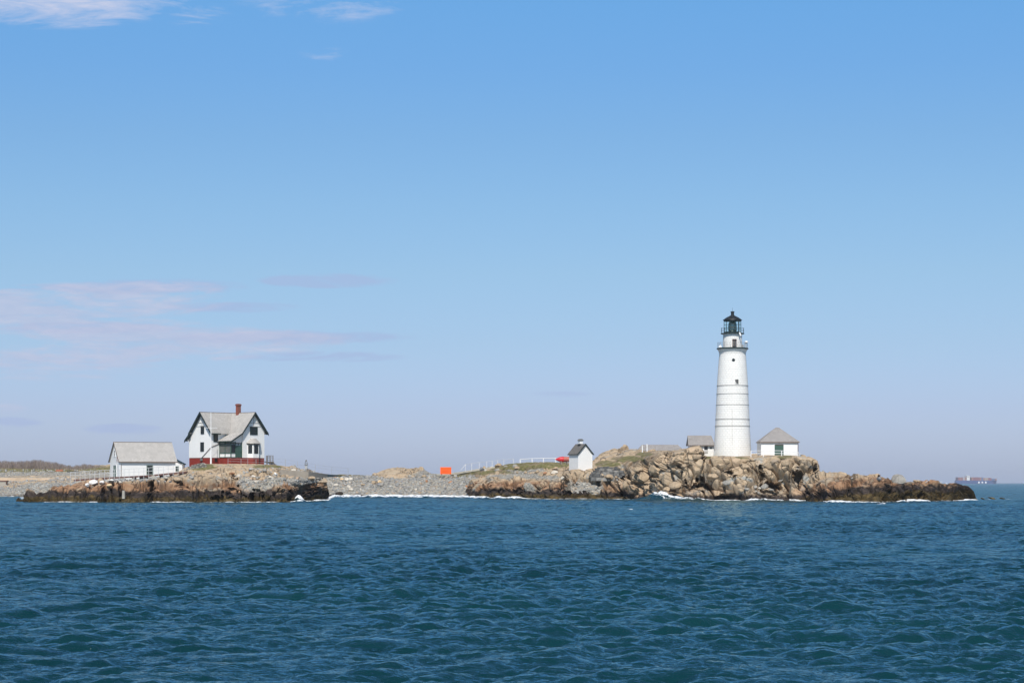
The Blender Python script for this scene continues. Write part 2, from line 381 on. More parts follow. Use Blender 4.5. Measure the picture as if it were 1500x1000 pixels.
def terrain_mat(name, tan=1.0):
    m, t, b = newmat(name); k = NT(t); geo = k.n('ShaderNodeNewGeometry'); pos = geo.outputs['Position']
    sp = k.n('ShaderNodeSeparateXYZ'); k.l(pos, sp.inputs[0])
    big = k.noise(pos, 0.16, 5, 0.6, 0.4); mid = k.noise(pos, 0.7, 6, 0.65, 0.3); fine = k.noise(pos, 4.0, 5, 0.7); big2 = k.noise(pos, 0.3, 4, 0.6, 0.5, sc=(1, 1, 1.6))
    rock = k.ramp(k.math('ADD', k.math('MULTIPLY', big, 0.5), k.math('MULTIPLY', mid, 0.5)),
                  [(0.34, (0.25, 0.225, 0.19)), (0.44, (0.35, 0.275, 0.195)), (0.52, (0.43, 0.33, 0.22)), (0.60, (0.47, 0.35, 0.24)), (0.70, (0.42, 0.38, 0.32))])
    rock = k.mix(k.smooth(big2, 0.56, 0.68), rock, (0.31, 0.31, 0.285))
    # fine grain, stains
    rock = k.mix(1.0, rock, k.ramp(fine, [(0.3, (0.75, 0.73, 0.70)), (0.55, (1, 1, 1)), (0.75, (1.15, 1.13, 1.1))]), 'MULTIPLY')
    st = k.noise(pos, 1.1, 6, 0.72, 0.8, sc=(1, 1, 0.45)); rock = k.mix(k.math('MULTIPLY', k.smooth(st, 0.58, 0.72), 0.75), rock, (0.10, 0.085, 0.065))
    # thin fracture lines
    vr = k.n('ShaderNodeTexVoronoi', feature='DISTANCE_TO_EDGE'); mp = k.n('ShaderNodeMapping'); mp.inputs['Rotation'].default_value = (0.2, 0.35, 0.3); mp.inputs['Scale'].default_value = (1.0, 1.0, 0.6)
    dist = k.n('ShaderNodeVectorMath', operation='ADD'); k.l(pos, dist.inputs[0])
    sc_ = k.n('ShaderNodeVectorMath', operation='SCALE'); k.l(k.noise(pos, 0.6, 4, col=True), sc_.inputs[0]); sc_.inputs['Scale'].default_value = 1.8; k.l(sc_.outputs[0], dist.inputs[1])
    k.l(dist.outputs[0], mp.inputs[0]); k.l(mp.outputs[0], vr.inputs[0]); vr.inputs['Scale'].default_value = 0.36
    crack = k.math('SUBTRACT', 1.0, k.smooth(vr.outputs[0], 0.0, 0.03))
    rock = k.mix(k.math('MULTIPLY', crack, 0.65), rock, (0.05, 0.043, 0.035))
    # tide zones: rust above, black lichen, olive weed below (real growth, by height over the water)
    zz = k.math('ADD', sp.outputs[2], k.math('ADD', k.math('MULTIPLY', k.math('SUBTRACT', k.noise(pos, 0.22, 4, 0.6), 0.5), 2.2), k.math('MULTIPLY', k.math('SUBTRACT', mid, 0.5), 1.9)))
    xs_ = k.math('MULTIPLY', k.smooth(sp.outputs[0], 14.0, 27.0), k.math('SUBTRACT', 1.0, k.smooth(sp.outputs[0], 47.0, 54.0)))
    zz = k.math('ADD', zz, k.math('SUBTRACT', k.math('ADD', k.math('MULTIPLY', xs_, 0.9), k.math('MULTIPLY', k.smooth(sp.outputs[0], 50.0, 60.0), -0.9)), -0.1))
    rustamt = k.n('ShaderNodeAttribute', attribute_name='sand').outputs['Fac']
    rust = k.ramp(mid, [(0.35, (0.15, 0.08, 0.045)), (0.55, (0.30, 0.16, 0.085)), (0.7, (0.38, 0.24, 0.145))])
    rb = k.math('MULTIPLY', k.math('SUBTRACT', 1.0, k.smooth(zz, 2.7, 4.0)), k.math('SUBTRACT', 0.85, k.math('MULTIPLY', xs_, 0.65)))
    rock = k.mix(k.math('MULTIPLY', rb, k.smooth(big, 0.38, 0.48)), rock, rust)
    black = k.ramp(k.noise(pos, 1.4, 5, 0.7), [(0.35, (0.018, 0.015, 0.013)), (0.6, (0.06, 0.045, 0.038)), (0.75, (0.14, 0.11, 0.085))])
    rock = k.mix(k.math('SUBTRACT', 1.0, k.smooth(zz, 1.6, 2.3)), rock, black)
    weed = k.ramp(k.noise(pos, 1.0, 5, 0.7), [(0.35, (0.022, 0.017, 0.008)), (0.52, (0.07, 0.05, 0.02)), (0.70, (0.14, 0.09, 0.032))])
    rock = k.mix(k.math('SUBTRACT', 1.0, k.smooth(zz, 0.65, 1.15)), rock, weed)
    # cobble: many small stones of their own colour
    vc = k.n('ShaderNodeTexVoronoi'); k.l(pos, vc.inputs[0]); vc.inputs['Scale'].default_value = 3.2
    sepc = k.n('ShaderNodeSeparateColor'); k.l(vc.outputs['Color'], sepc.inputs[0])
    cob = k.ramp(sepc.outputs[0], [(0.0, (0.17, 0.165, 0.155)), (0.25, (0.26, 0.255, 0.24)), (0.6, (0.33, 0.32, 0.295)), (0.85, (0.40, 0.37, 0.31)), (0.93, (0.35, 0.26, 0.18)), (1.0, (0.47, 0.46, 0.43))])
    cob = k.mix(1.0, cob, k.ramp(big, [(0.3, (0.82, 0.82, 0.80)), (0.7, (1.1, 1.08, 1.02))]), 'MULTIPLY')
    wet = k.math('SUBTRACT', 1.0, k.smooth(k.math('ADD', sp.outputs[2], k.math('MULTIPLY', k.math('SUBTRACT', mid, .5), 1.2)), 0.25, 0.6))
    cob = k.mix(k.math('MULTIPLY', wet, 0.7), cob, (0.09, 0.075, 0.06))
    grs = k.ramp(k.noise(pos, 1.3, 6, 0.7), [(0.3, (0.075, 0.08, 0.028)), (0.47, (0.135, 0.13, 0.048)), (0.58, (0.22, 0.185, 0.09)), (0.75, (0.32, 0.26, 0.155))])
    grs = k.mix(k.smooth(k.noise(pos, 0.35, 3), 0.5, 0.62), grs, (0.20, 0.16, 0.10))
    snd = k.ramp(mid, [(0.3, (0.34, 0.25, 0.165)), (0.6, (0.42, 0.34, 0.24)), (0.75, (0.36, 0.32, 0.27))])
    ga = k.n('ShaderNodeAttribute', attribute_name='grass').outputs['Fac']; ca = k.n('ShaderNodeAttribute', attribute_name='cobble').outputs['Fac']
    col = k.mix(ca, rock, cob); col = k.mix(rustamt, col, snd); col = k.mix(ga, col, grs)
    k.l(col, b.inputs['Base Color']); b.inputs['Roughness'].default_value = 0.9; b.inputs['Specular IOR Level'].default_value = 0.2
    h = k.math('ADD', k.math('MULTIPLY', mid, 0.7), k.math('MULTIPLY', fine, 0.5)); h = k.math('SUBTRACT', h, k.math('MULTIPLY', crack, 1.1))
    h = k.math('SUBTRACT', h, k.math('MULTIPLY', k.math('MULTIPLY', vc.outputs['Distance'], ca), 1.5))
    k.l(k.bump(h, 0.16, 1.0), b.inputs['Normal'])
    return m
TIDE = {'rust': 0.8}
M['terrain'] = terrain_mat('island_rock')
U = lambda Y: (None, Y, -1.5)

# left ledge, boathouse ground and house mound
S2 = [
 (24,  [U(346),(None,350,-.5),(None,352,-.5),(None,354,-.5),(None,356,-.5),(None,358,-.5),(None,362,-.6),(None,370,-.8),U(390)]),
 (40,  [U(344),(735,347),(732,350),(730.5,352),(729.5,354),(729,357),(730,362),(None,372,-.3),U(392)]),
 (60,  [U(342),(735.5,345),(728,348),(724,351),(722,353),(721,357),(723,364),(None,376,.2),U(395)]),
 (90,  [U(342),(735.5,344),(725,347),(719,350),(716.5,353),(716,359),(718,366),(None,380,.4),U(400)]),
 (120, [U(342),(736,344),(722,347),(714,350),(709,355),(705,361),(704,370),(None,388,1.5),U(415)]),
 (150, [U(342),(736,344),(721,347),(713,351),(709,355),(705.5,361),(703.5,371),(None,402,2.5),U(425)]),
 (200, [U(341),(736,343),(720,347),(711,351),(709,356),(704,362),(702.5,372),(None,405,3),U(430)]),
 (250, [U(341),(736,343),(718,347),(706,351),(703,356),(699.5,361),(698,372),(None,405,3),U(430)]),
 (272, [U(341),(736,343),(719,347),(706,351),(698,357),(692,364),(684,379),(None,404,6),U(435)]),
 (300, [U(341),(736.5,343),(720,347),(708,352),(695,360),(685,370),(679,381),(None,406,6),U(440)]),
 (340, [U(341),(736.5,342),(721,346),(711,352),(697,360),(684,371),(679,382),(None,408,6),U(440)]),
 (380, [U(341),(737,341),(719,346),(711,351),(698,360),(686,371),(679,383),(None,409,6),U(440)]),
 (405, [U(341),(737,341),(716,346),(705,351),(697,360),(688,371),(681,383),(None,409,5.5),U(440)]),
 (430, [U(345),(736,347),(716,351),(704,354),(699,362),(691,374),(684,386),(None,409,4.6),U(440)]),
 (450, [U(352),(735,354),(716,357),(702,360),(700,368),(695,380),(688,392),(None,412,3.6),U(440)]),
 (468, [U(366),(733,368),(716,370),(703,372),(703,380),(699,392),(692,402),(None,420,2.6),U(440)]),
 (476, [U(372),(732,375),(724,377),(716,379),(712,386),(706,395),(698,406),(None,420,1.6),U(440)]),
 (482, [U(378),(None,381,-.4),(None,383,0),(None,388,.4),(None,394,.6),(None,402,.8),(None,412,.8),(None,425,.5),U(440)]),
]
o2, g2, w2 = sheet('rock_ledge', S2, M['terrain'], 0.16, [0.3, 0.9, 1.3, 1.1, 0.75, 0.28, 0.08, 0.1, 0.0],
    dents=[(152,722,3,12,2.5),(222,722,4,14,3.2),(176,721,2.5,9,2),(342,722,12,10,2.6),(376,724,10,11,3),(268,714,6,5,2.5),(293,719,6,5,1.5),(425,724,5,9,2.4),(453,716,9,5,3),(400,730,12,7,1.5),(342,697,6,4,1.5),(318,727,9,5,1.2),(285,703,10,2.5,1.2)],
    seed=11, big=4.4, smooth=False,
    grass=[(300,683,16,3),(388,683,20,2.2),(285,684,10,3)], cobble=[(195,702,50,3),(380,706,30,6),(175,700,80,3),(440,703,35,4)], rough_soft=0.22)
S3 = [
 (684, [U(430),(None,431,-.3),(None,432,0),(None,434,.5),(None,438,.9),(None,444,1.2),(None,452,1),(None,458,.6)]),
 (692, [U(424),(729.5,430),(724,431),(716,433),(710,436),(705,441),(704,448),(None,458,1)]),
 (720, [U(418),(730,421),(722,422),(712,424),(703,429),(697,436),(694,444),(None,456,2)]),
 (770, [U(412),(730.5,415),(720,416),(708,418),(701,423),(696,430),(692,440),(None,452,2.5)]),
 (800, [U(407),(731,409),(720,410),(706,412),(699,416),(694,424),(690,434),(None,450,3)]),
 (825, [U(402),(731,405),(720,406),(706,408),(700,412),(695,420),(691,430),(None,445,3)]),
 (829, [U(403),(731,407),(726,408),(718,410),(712,414),(706,421),(698,431),(None,445,3)]),
]
o3, g3, w3 = sheet('low_ledge', S3, M['terrain'], 0.17, [0.3, 0.6, 0.9, 0.9, 0.8, 0.7, 0.5, 0.1],
    dents=[(733,719,6,3,1.5),(762,722,6,6,1),(826,716,1.6,9,2),(748,711,9,3,0.8)], seed=23, big=5.2, cobble=[(772,711,8,7),(760,697,50,3)], rough_soft=0.25)
S4 = [
 (824, [U(416),(None,418,-.3),(720,421),(708,424),(699,427),(692,430),(688,436),(686,444),(None,452,3),U(470)]),
 (836, [U(410),(730.5,413),(720,415),(708,418),(698,421),(689,425),(687,434),(684,444),(None,454,3),U(472)]),
 (862, [U(409),(730.5,412),(718,414),(706,417),(696,420),(688,424),(686.5,434),(678,444),(None,456,4),U(475)]),
 (880, [U(409),(730.5,412),(717,414),(704,417),(695,420),(685,425),(677,434),(664,445),(None,458,4),U(478)]),
 (900, [U(408),(730.5,411),(716,413),(702,416),(692,419),(682,425),(673,433),(656,445),(None,458,4),U(478)]),
 (915, [U(404),(730.5,408),(715,410),(700,413),(690,417),(678,424),(669,432),(651,444),(None,458,4),U(478)]),
 (930, [U(400),(731,403),(714,405),(698,408),(686,412),(675,420),(667,429),(654,441),(None,456,4),U(476)]),
 (945, [U(394),(731.5,397),(713,399),(697,402),(683,406),(671,413),(664,423),(659,437),(None,450,4),U(474)]),
 (960, [U(386),(732,389),(712,391),(697,395),(682,399),(668,405),(662,414),(659,432),(None,446,4),U(472)]),
 (985, [U(378),(733,381),(712,384),(696,388),(680,391),(665,395),(661,402),(659,427),(None,444,5),U(470)]),
 (1010,[U(375),(733,378),(712,382),(696,386),(678,390),(660,394),(655,400),(658,424),(None,440,6),U(470)]),
 (1025,[U(375),(733,378),(712,382),(697,386),(680,390),(658,394),(652,399),(661,414),(None,436,6),U(468)]),
 (1031,[U(375),(733,378),(713,382),(698,386),(684,390),(673,394),(668.5,399),(667.5,415),(None,434,6),U(466)]),
 (1060,[U(372),(733.5,376),(713,380),(699,385),(684,389),(671,393),(668.5,398),(668,416),(None,432,7),U(464)]),
 (1100,[U(370),(733.5,374),(714,379),(699,384),(684,388),(670,391),(667.5,396),(667.5,416),(None,430,7),U(462)]),
 (1120,[U(370),(733.5,373),(714,378),(700,383),(684,386),(668,389),(666,395),(666.5,414),(None,428,7),U(460)]),
 (1165,[U(368),(734,372),(716,376),(700,381),(684,384),(668.5,387),(667,394),(667.5,412),(None,424,7),U(456)]),
 (1186,[U(366),(734.5,370),(717,375),(701,381),(685,384),(672,387),(670.5,394),(671,408),(None,418,6),U(450)]),
 (1195,[U(366),(734.5,370),(718,376),(702,381),(688,383),(675.5,386),(673.5,393),(674.5,403),(None,412,6),U(440)]),
 (1200,[U(366),(735,371),(722,376),(710,380),(698,383),(684,387),(680,394),(682,402),(None,410,5),U(435)]),
 (1203,[U(368),(735,372),(727,378),(720,384),(716,387),(712,391),(710,396),(712,402),(None,408,1),U(430)]),
]
S4 = [(x, [q if (j in (0, 1) or j > 5) else (q[0] + (1.5 if j == 5 and x > 1028 and q[0] else 0), pr[1][1] + (q[1] - pr[1][1]) * float(np.interp(x, [900, 975], [1, .5]))) + tuple(q[2:]) for j, q in enumerate(pr)]) for x, pr in S4]
o4, g4, w4 = sheet('sea_cliff', S4, M['terrain'], 0.15, [0.3, 1.0, 1.7, 1.9, 1.6, 0.45, 0.08, 0.5, 0.5, 0.0],
    dents=[(1030,706,9,8,4.0),(1022,713,14,4,3),(1114,694,4,11,3.6),(1130,703,10,5,4.2),(1168,697,6,9,3.2),(1193,702,5,12,3.5),(1196,684,3,4,1.5),(978,716,7,3,2),(1002,712,2.5,9,2),(1012,716,6,4,2),
           (1070,694,9,3,1.8),(1080,698,9,3,1.5),(1058,724,12,5,2),(985,727,14,4,2.0),(917,692,5,5,2.5),(877,708,3,3,2),(906,716,1.6,12,2.2),(952,714,2,12,2.4),(948,697,5,2,1.5),(982,664,4,6,1.3),(1029,678,5,4,1.6),(990,684,7,3,1.4),(1135,712,26,3,1.0),(930,709,6,3,1.5),(843,709,4,2,1)],
    seed=38, big=6.5,
    grass=[(889,679,17,3.6),(922,672,20,3.6),(1045,669,18,2.4),(1150,669,9,1.8),(944,665,10,3),(1080,670,16,1.5)], cobble=[(848,713,20,8),(872,716,12,8)], rough_soft=0.15)
S5 = [
 (1180,[U(352),(735,360),(728,364),(720,368),(712,372),(706,380),(704,390),(None,405,.8),U(415)]),
 (1200,[U(346),(735.5,352),(722,356),(709,361),(699,368),(693,377),(692,390),(None,405,1),U(415)]),
 (1220,[U(340),(736,345),(723,350),(709,357),(699,366),(692,376),(691.5,388),(None,402,1),U(412)]),
 (1240,[U(337),(736.5,341),(724,346),(711,353),(702,362),(696,373),(694.5,386),(None,398,1),U(408)]),
 (1254,[U(335),(736.5,339),(724,344),(713,350),(705,357),(700,366),(699,378),(None,392,.5),U(404)]),
 (1270,[U(334),(736.5,339),(723,344),(710,349),(702,355),(698,364),(698,376),(None,388,.5),U(400)]),
 (1286,[U(334),(736,340),(722,344),(708,349),(700,354),(695.5,362),(697,372),(None,386,.5),U(400)]),
 (1294,[U(336),(736,341),(723,345),(711,350),(705,355),(702.5,362),(704,372),(None,386,.5),U(400)]),
 (1310,[U(340),(735.5,346),(724,350),(714,354),(709,359),(707.5,366),(708,374),(None,386,.4),U(400)]),
 (1345,[U(350),(734,358),(724,361),(713,365),(707,370),(705,376),(706,384),(None,392,.4),U(404)]),
 (1375,[U(356),(733.5,364),(724,367),(715,371),(710,375),(708,380),(709,388),(None,395,.4),U(406)]),
 (1400,[U(362),(733,370),(725,373),(716,377),(711,381),(710,385),(711,390),(None,397,.3),U(408)]),
 (1414,[U(368),(732.5,376),(727,379),(720,382),(716,385),(715,388),(717,392),(None,398,.1),U(408)]),
 (1424,[U(376),(731.5,384),(729,385),(726,387),(723,389),(722,391),(724,394),(None,400,-.2),U(408)]),
 (1432,[U(384),(None,388,-.5),(None,389,-.4),(None,390,-.3),(None,391,-.3),(None,393,-.3),(None,396,-.4),(None,400,-.6),U(410)]),
]
o5, g5, w5 = sheet('rocky_point', S5, M['terrain'], 0.16, [0.3, 0.7, 1.2, 1.1, 0.9, 0.6, 0.35, 0.1, 0.0],
    dents=[(1205,724,8,6,3),(1240,722,6,6,1.5),(1335,727,20,4,1.5),(1290,700,3,4,2),(1300,722,6,6,1.2)], seed=51, big=4.6)
S6 = [
 (544, [(None,476,.8),(700,480),(698,484),(697,488),(697,492),(None,512,.5)]),
 (556, [(700,474),(696,478),(692,483),(690.5,487),(691,492),(None,512,.5)]),
 (568, [(700,472),(694,476),(689,482),(686,486),(686.5,492),(None,512,.5)]),
 (580, [(700,472),(693,476),(687,482),(684.5,486),(685,492),(None,512,.5)]),
 (606, [(700,472),(694,476),(688,482),(686,486),(686,492),(None,512,.5)]),
 (620, [(700,472),(696,476),(689,482),(687,486),(688,492),(None,512,.5)]),
 (632, [(701,474),(698,478),(695,482),(693,486),(693.5,492),(None,512,.5)]),
 (650, [(703,476),(700,480),(697,484),(695,488),(695,492),(None,512,.5)]),
]
o6, g6, w6 = sheet('rock_bank', S6, M['terrain'], 0.17, [0.1, 0.45, 0.6, 0.5, 0.3, 0.0], seed=67, big=3.0, sand=[(565,690,16,5)], cobble=[(630,693,20,5)])
# cobble beach, neck of the island and grassy bank
S1 = [
 (-150,[U(470),(727,484),(714,497),(705,508),(700,522),(697,545),(None,590,4.2)]),
 (0,   [U(468),(727,484),(715,496),(707,506),(700,520),(697,545),(None,590,4.2)]),
 (45,  [U(466),(727,480),(714,490),(706,502),(700,516),(696,540),(None,590,4.2)]),
 (130, [U(455),(727,472),(712,482),(703,494),(700,510),(696,535),(None,580,4.0)]),
 (160, [U(450),(727,470),(716,478),(705,490),(700,505),(697,530),(None,560,3.5)]),
 (200, [U(450),(728,458),(722,466),(716,474),(710,480),(706,500),(None,540,1)]),
 (400, [U(440),(728,458),(722,464),(716,470),(708,478),(700,490),(None,520,1)]),
 (440, [U(430),(728,455),(714,448),(702,436),(694,430),(690,440),(None,480,1)]) if False else
 (440, [U(440),(728,455),(716,463),(706,470),(699,478),(696,490),(None,515,1)]),
 (480, [U(440),(728,455),(714,462),(703,470),(696,478),(694,490),(None,515,.6)]),
 (510, [U(440),(728.5,451),(714,460),(704,468),(697,478),(694.5,490),(None,515,.5)]),
 (550, [U(438),(728.5,450),(714,459),(704,467),(698,476),(696,488),(None,512,.5)]),
 (600, [U(436),(729,448),(715,457),(705,465),(699,474),(696,484),(None,510,.5)]),
 (640, [U(432),(729,446),(715,455),(704,463),(698,472),(695.5,484),(None,510,1)]),
 (670, [U(430),(729,443),(714,451),(702,459),(696,468),(692,480),(None,505,1.5)]),
 (690, [U(428),(729,441),(712,447),(699,455),(692,463),(688.5,475),(None,500,2)]),
 (720, [U(428),(729,437),(712,442),(697,448),(687,455),(683.5,466),(None,495,2.5)]),
 (745, [U(428),(729,434),(711,438),(694,443),(684,449),(679,458),(None,485,3)]),
 (770, [U(428),(729,432),(710,434),(692,438),(682,443),(677,451),(None,480,3)]),
 (800, [U(428),(729,430),(708,431),(691,434),(681,438),(676,447),(None,475,3)]),
 (835, [U(428),(729,430),(708,431),(692,434),(684,438),(677,448),(None,475,3)]),
]
o1, g1, w1 = sheet('cobble_beach', S1, M['terrain'], 0.22, [0.0, 0.12, 0.45, 0.55, 0.35, 0.15, 0.0], seed=83, big=3.0,
    grass=[(790,680,60,5),(745,684,30,4),(700,691,45,3.2),(650,697,45,1.7),(500,696,40,1.2)], cobble=[(60,716,140,18),(-60,716,140,18),(520,712,130,22),(620,712,100,22),(200,712,100,22),(680,706,24,16),(770,690,30,6)],
    sand=[(60,703,80,4),(10,707,30,6),(-60,703,90,4)], rough_soft=0.3)
# far shore behind the boathouse
S0 = [
 (-200,[(702,540),(694,560),(689,600),(684,650),(681,720),(None,820,3)]),
 (0,   [(702,540),(694,560),(688,600),(685,650),(683,720),(None,820,3)]),
 (60,  [(702,540),(694,560),(689,600),(686,650),(684,720),(None,820,3)]),
 (110, [(702,540),(694,560),(690,600),(687,650),(686,720),(None,820,3)]),
 (150, [(702,540),(694,560),(689,600),(683,650),(681,720),(None,820,3)]),
 (180, [(702,540),(695,560),(690,600),(685,650),(682,720),(None,820,3)]),
 (240, [(704,540),(700,560),(698,600),(696,650),(695,720),(None,820,3)]),
]
o0, g0, w0 = sheet('far_shore', S0, M['terrain'], 0.4, [0.0, 0.5, 0.5, 0.4, 0.4, 0.0], seed=97, big=4.0,
    cobble=[(60,694,140,4.5),(-80,694,140,4.5)], grass=[(60,687,200,4)], rough_soft=0.5)

# ------------------------------------------------------------------ the sea
def cascade(L, N, kmin, kmax, seed, wind, spread=2.0):
    rng = np.random.default_rng(seed)
    k1 = np.fft.fftfreq(N, 1 / N) * 2 * np.pi / L; kx, ky = np.meshgrid(k1, k1, indexing='ij'); k = np.hypot(kx, ky); k[0, 0] = 1
    kp = 2 * np.pi / 7.0
    c = (kx * wind[0] + ky * wind[1]) / k
    S = np.exp(-1.25 * (kp / k) ** 2) / k ** 4 * (0.14 + np.abs(c) ** spread) * np.where(c < 0, 0.35, 1.0)
    S[(k < kmin) | (k >= kmax)] = 0; S[0, 0] = 0
    amp = np.sqrt(S) * (2 * np.pi / L) * N * N * OCE
    hk = amp * (rng.normal(size=(N, N)) + 1j * rng.normal(size=(N, N)))
    f = lambda a: np.real(np.fft.ifft2(a))
    return f(hk), f(1j * kx / k * hk), f(1j * ky / k * hk), L, N
OCE = 0.058
wind = np.array([0.35, -0.94])
WS = 1.3
cas = [cascade(170, 512, 0.05, 2 * np.pi / 2.2, 3, wind, 2), cascade(37, 512, 2 * np.pi / 2.2, 2 * np.pi / 0.42, 5, wind, 1.5), cascade(8.3, 512, 2 * np.pi / 0.42, 2 * np.pi / 0.1, 9, wind, 1.0)]
print('rms', [float(c_[0].std()) for c_ in cas])
def samp(a, L, N, X, Y):
    u = (X / L * N) % N; v = (Y / L * N) % N; i = u.astype(np.int32); j = v.astype(np.int32); fu = u - i; fv = v - j; i1 = (i + 1) % N; j1 = (j + 1) % N
    i %= N; j %= N
    return (a[i, j] * (1 - fu) + a[i1, j] * fu) * (1 - fv) + (a[i, j1] * (1 - fu) + a[i1, j1] * fu) * fv
ys = [6.0]
while ys[-1] < 40000:
    y = ys[-1]
    ys.append(y + (max(0.3, 0.3) if y < 24 else 0.075 * (y / 30) ** 0.93 if y < 520 else y * 0.004 if y < 1500 else y * 0.03))
ys = np.array(ys)
t_d = np.linspace(-0.262, 0.262, 900); t_o = np.geomspace(0.27, 2.5, 26); tx = np.concatenate([-t_o[::-1], t_d, t_o])
YY, TT = np.meshgrid(ys, tx, indexing='ij'); XX = YY * TT
shp = YY.shape; X = XX.ravel(); Y = YY.ravel()
zz = np.zeros(len(X)); DX = np.zeros(len(X)); DY = np.zeros(len(X))
side = np.clip((1.0 - (np.abs(TT.ravel()) - 0.27) / 0.5), 0, 1)
gust = np.clip(1 + 2.2 * fbm(np.stack([X, Y * .6, 0 * X], 1), 22.0, 701, 3) + 0.9 * fbm(np.stack([X, Y * .6, 0 * X], 1), 4.5, 711, 2), .35, 1.9)
for (h, dx, dy, L, N), (f0, f1), chop in zip(cas, ((700, 3500), (260, 560), (100, 220)), (1.25, 0.7, 0.4)):
    fa = np.clip((f1 - Y) / (f1 - f0), 0, 1) * side
    if L < 100: fa = fa * gust
    m = fa > 0; hx = X[m] * WS + (13.7 if L < 20 else 0); hy = Y[m] * WS
    am_ = 1.65 if L == 37 else .85 if L > 50 else 1.35; fa = fa * am_ * 1.1 / WS; zz[m] += samp(h, L, N, hx, hy) * fa[m]; DX[m] += chop * samp(dx, L, N, hx, hy) * fa[m]; DY[m] += chop * samp(dy, L, N, hx, hy) * fa[m]
# breaking crests: convergence of the horizontal displacement
h, dx, dy, L, N = cas[0]
jac = 1 + 1.15 * (np.gradient(dx, L / N, axis=0) + np.gradient(dy, L / N, axis=1))
foam = np.clip((0.46 - samp(jac, L, N, X * WS, Y * WS)) * 5, 0, 1) * (samp(h, L, N, X * WS, Y * WS) > 0.12) * (Y < 900)
print('whitecap', float((foam > .5).mean()), 'hs', 4 * float(zz[Y < 200].std()))
# surf along the shore: shoreline distance (m) per photo column, strength of the breakers there
SH = np.array([(-150,482),(0,482),(28,478),(34,352),(50,345),(100,343),(300,342),(400,340),(420,346),(445,352),(470,367),(482,378),(488,440),(500,449),(600,447),(680,440),(692,428),(720,421),(770,414),(826,404),(832,411),(880,411),(915,407),(945,396),(962,388),(985,380),(1060,375),(1165,371),(1190,362),(1220,344),(1250,339),(1290,340),(1310,346),(1345,358),(1400,370),(1424,384),(1434,396),(1600,396)], float)
FS = np.array([(-150,.5),(0,.5),(28,.6),(34,.2),(60,.15),(200,.1),(250,.5),(262,.25),(280,.6),(288,.15),(340,.3),(352,.7),(365,.2),(415,.3),(425,1.0),(440,1.6),(448,.8),(462,1.1),(480,1.0),(490,1.7),(560,1.8),(640,1.6),(760,1.4),(775,.6),(800,.3),(850,.3),(856,.9),(868,.3),(925,.4),(940,1.4),(955,1.9),(1000,1.5),(1035,1.2),(1040,.6),(1090,.7),(1105,1.5),(1150,1.2),(1165,.9),(1230,1.2),(1250,.9),(1270,.7),(1300,.5),(1330,1.4),(1350,1.3),(1365,.6),(1400,.6),(1414,.8),(1424,.5),(1432,0),(1440,0),(1600,0)], float)
pxs = 750 + X / Y * F; shy = np.interp(pxs, SH[:, 0], SH[:, 1]); fs = np.interp(pxs, FS[:, 0], FS[:, 1])
near = (Y > 150) & (Y < 500) & (pxs > -200) & (pxs < 1600)
i = np.where(near)[0]; Pn = np.stack([X[i], Y[i], np.zeros(len(i))], 1)
dsh = shy[i] - Y[i]; nz = fbm(Pn, 4.0, 301, 4) * 2; nz2 = fbm(Pn * np.array([1, .5, 1]), 1.3, 333, 3) * 2
beach = ((pxs[i] > 486) & (pxs[i] < 770)).astype(float)
reach = 1.6 + 4.5 * fs[i]
band = np.clip(1.0 - np.maximum(dsh, 0) / reach + nz * (2.2 - 1.2 * beach) + nz2 * 0.6 - (0.85 - fs[i]).clip(0), 0, 1) * (dsh < reach * 1.6) * (fs[i] > 0.12)
line2 = np.clip(1 - np.abs(dsh - 9 - 3 * nz) / 1.4, 0, 1) * np.clip((fs[i] - 1.0) * 2 + nz2, 0, 1)
band = band * (dsh < 60)
fo = np.clip(np.maximum(band * (0.55 + 0.9 * (nz2 > -0.15)), line2), 0, 1) * (1 - 0.0 * beach)
foam[i] = np.maximum(foam[i], fo)
damp = np.clip(dsh / 14, 0.35, 1); zz[i] *= damp
zz[i] += fo * (0.06 + 0.36 * np.clip(fs[i] - 0.7, 0, 1.2) * (0.55 + .45 * beach) + 0.25 * nz2.clip(0) * fs[i])
for (bx, bw, by, bd, st) in ((1415, 16, 391, 5, 1.1), (1452, 10, 400, 2.0, 1.1), (1440, 22, 384, 1.6, .9), (1478, 9, 408, 4, 1.0), (1492, 14, 402, 2, .8), (1418, 18, 372, 1.4, .7), (1000, 40, 360, 2.2, .9), (1050, 30, 352, 1.6, .6), (1100, 26, 356, 2.5, .8), (1290, 14, 318, 1.6, .75), (1010, 5, 286, 1.2, .9), (922, 4, 250, 1.0, .8), (1155, 4, 205, .7, .9), (832, 3, 168, .6, .8), (413, 3, 235, .9, .9)):
    ge_ = st * np.exp(-((pxs[i] - bx) / bw) ** 2 - ((Y[i] - by) / bd) ** 2); foam[i] = np.maximum(foam[i], np.clip(ge_ * 1.6 - .45 + nz2 * 0.9, 0, 1) * (ge_ > .12))
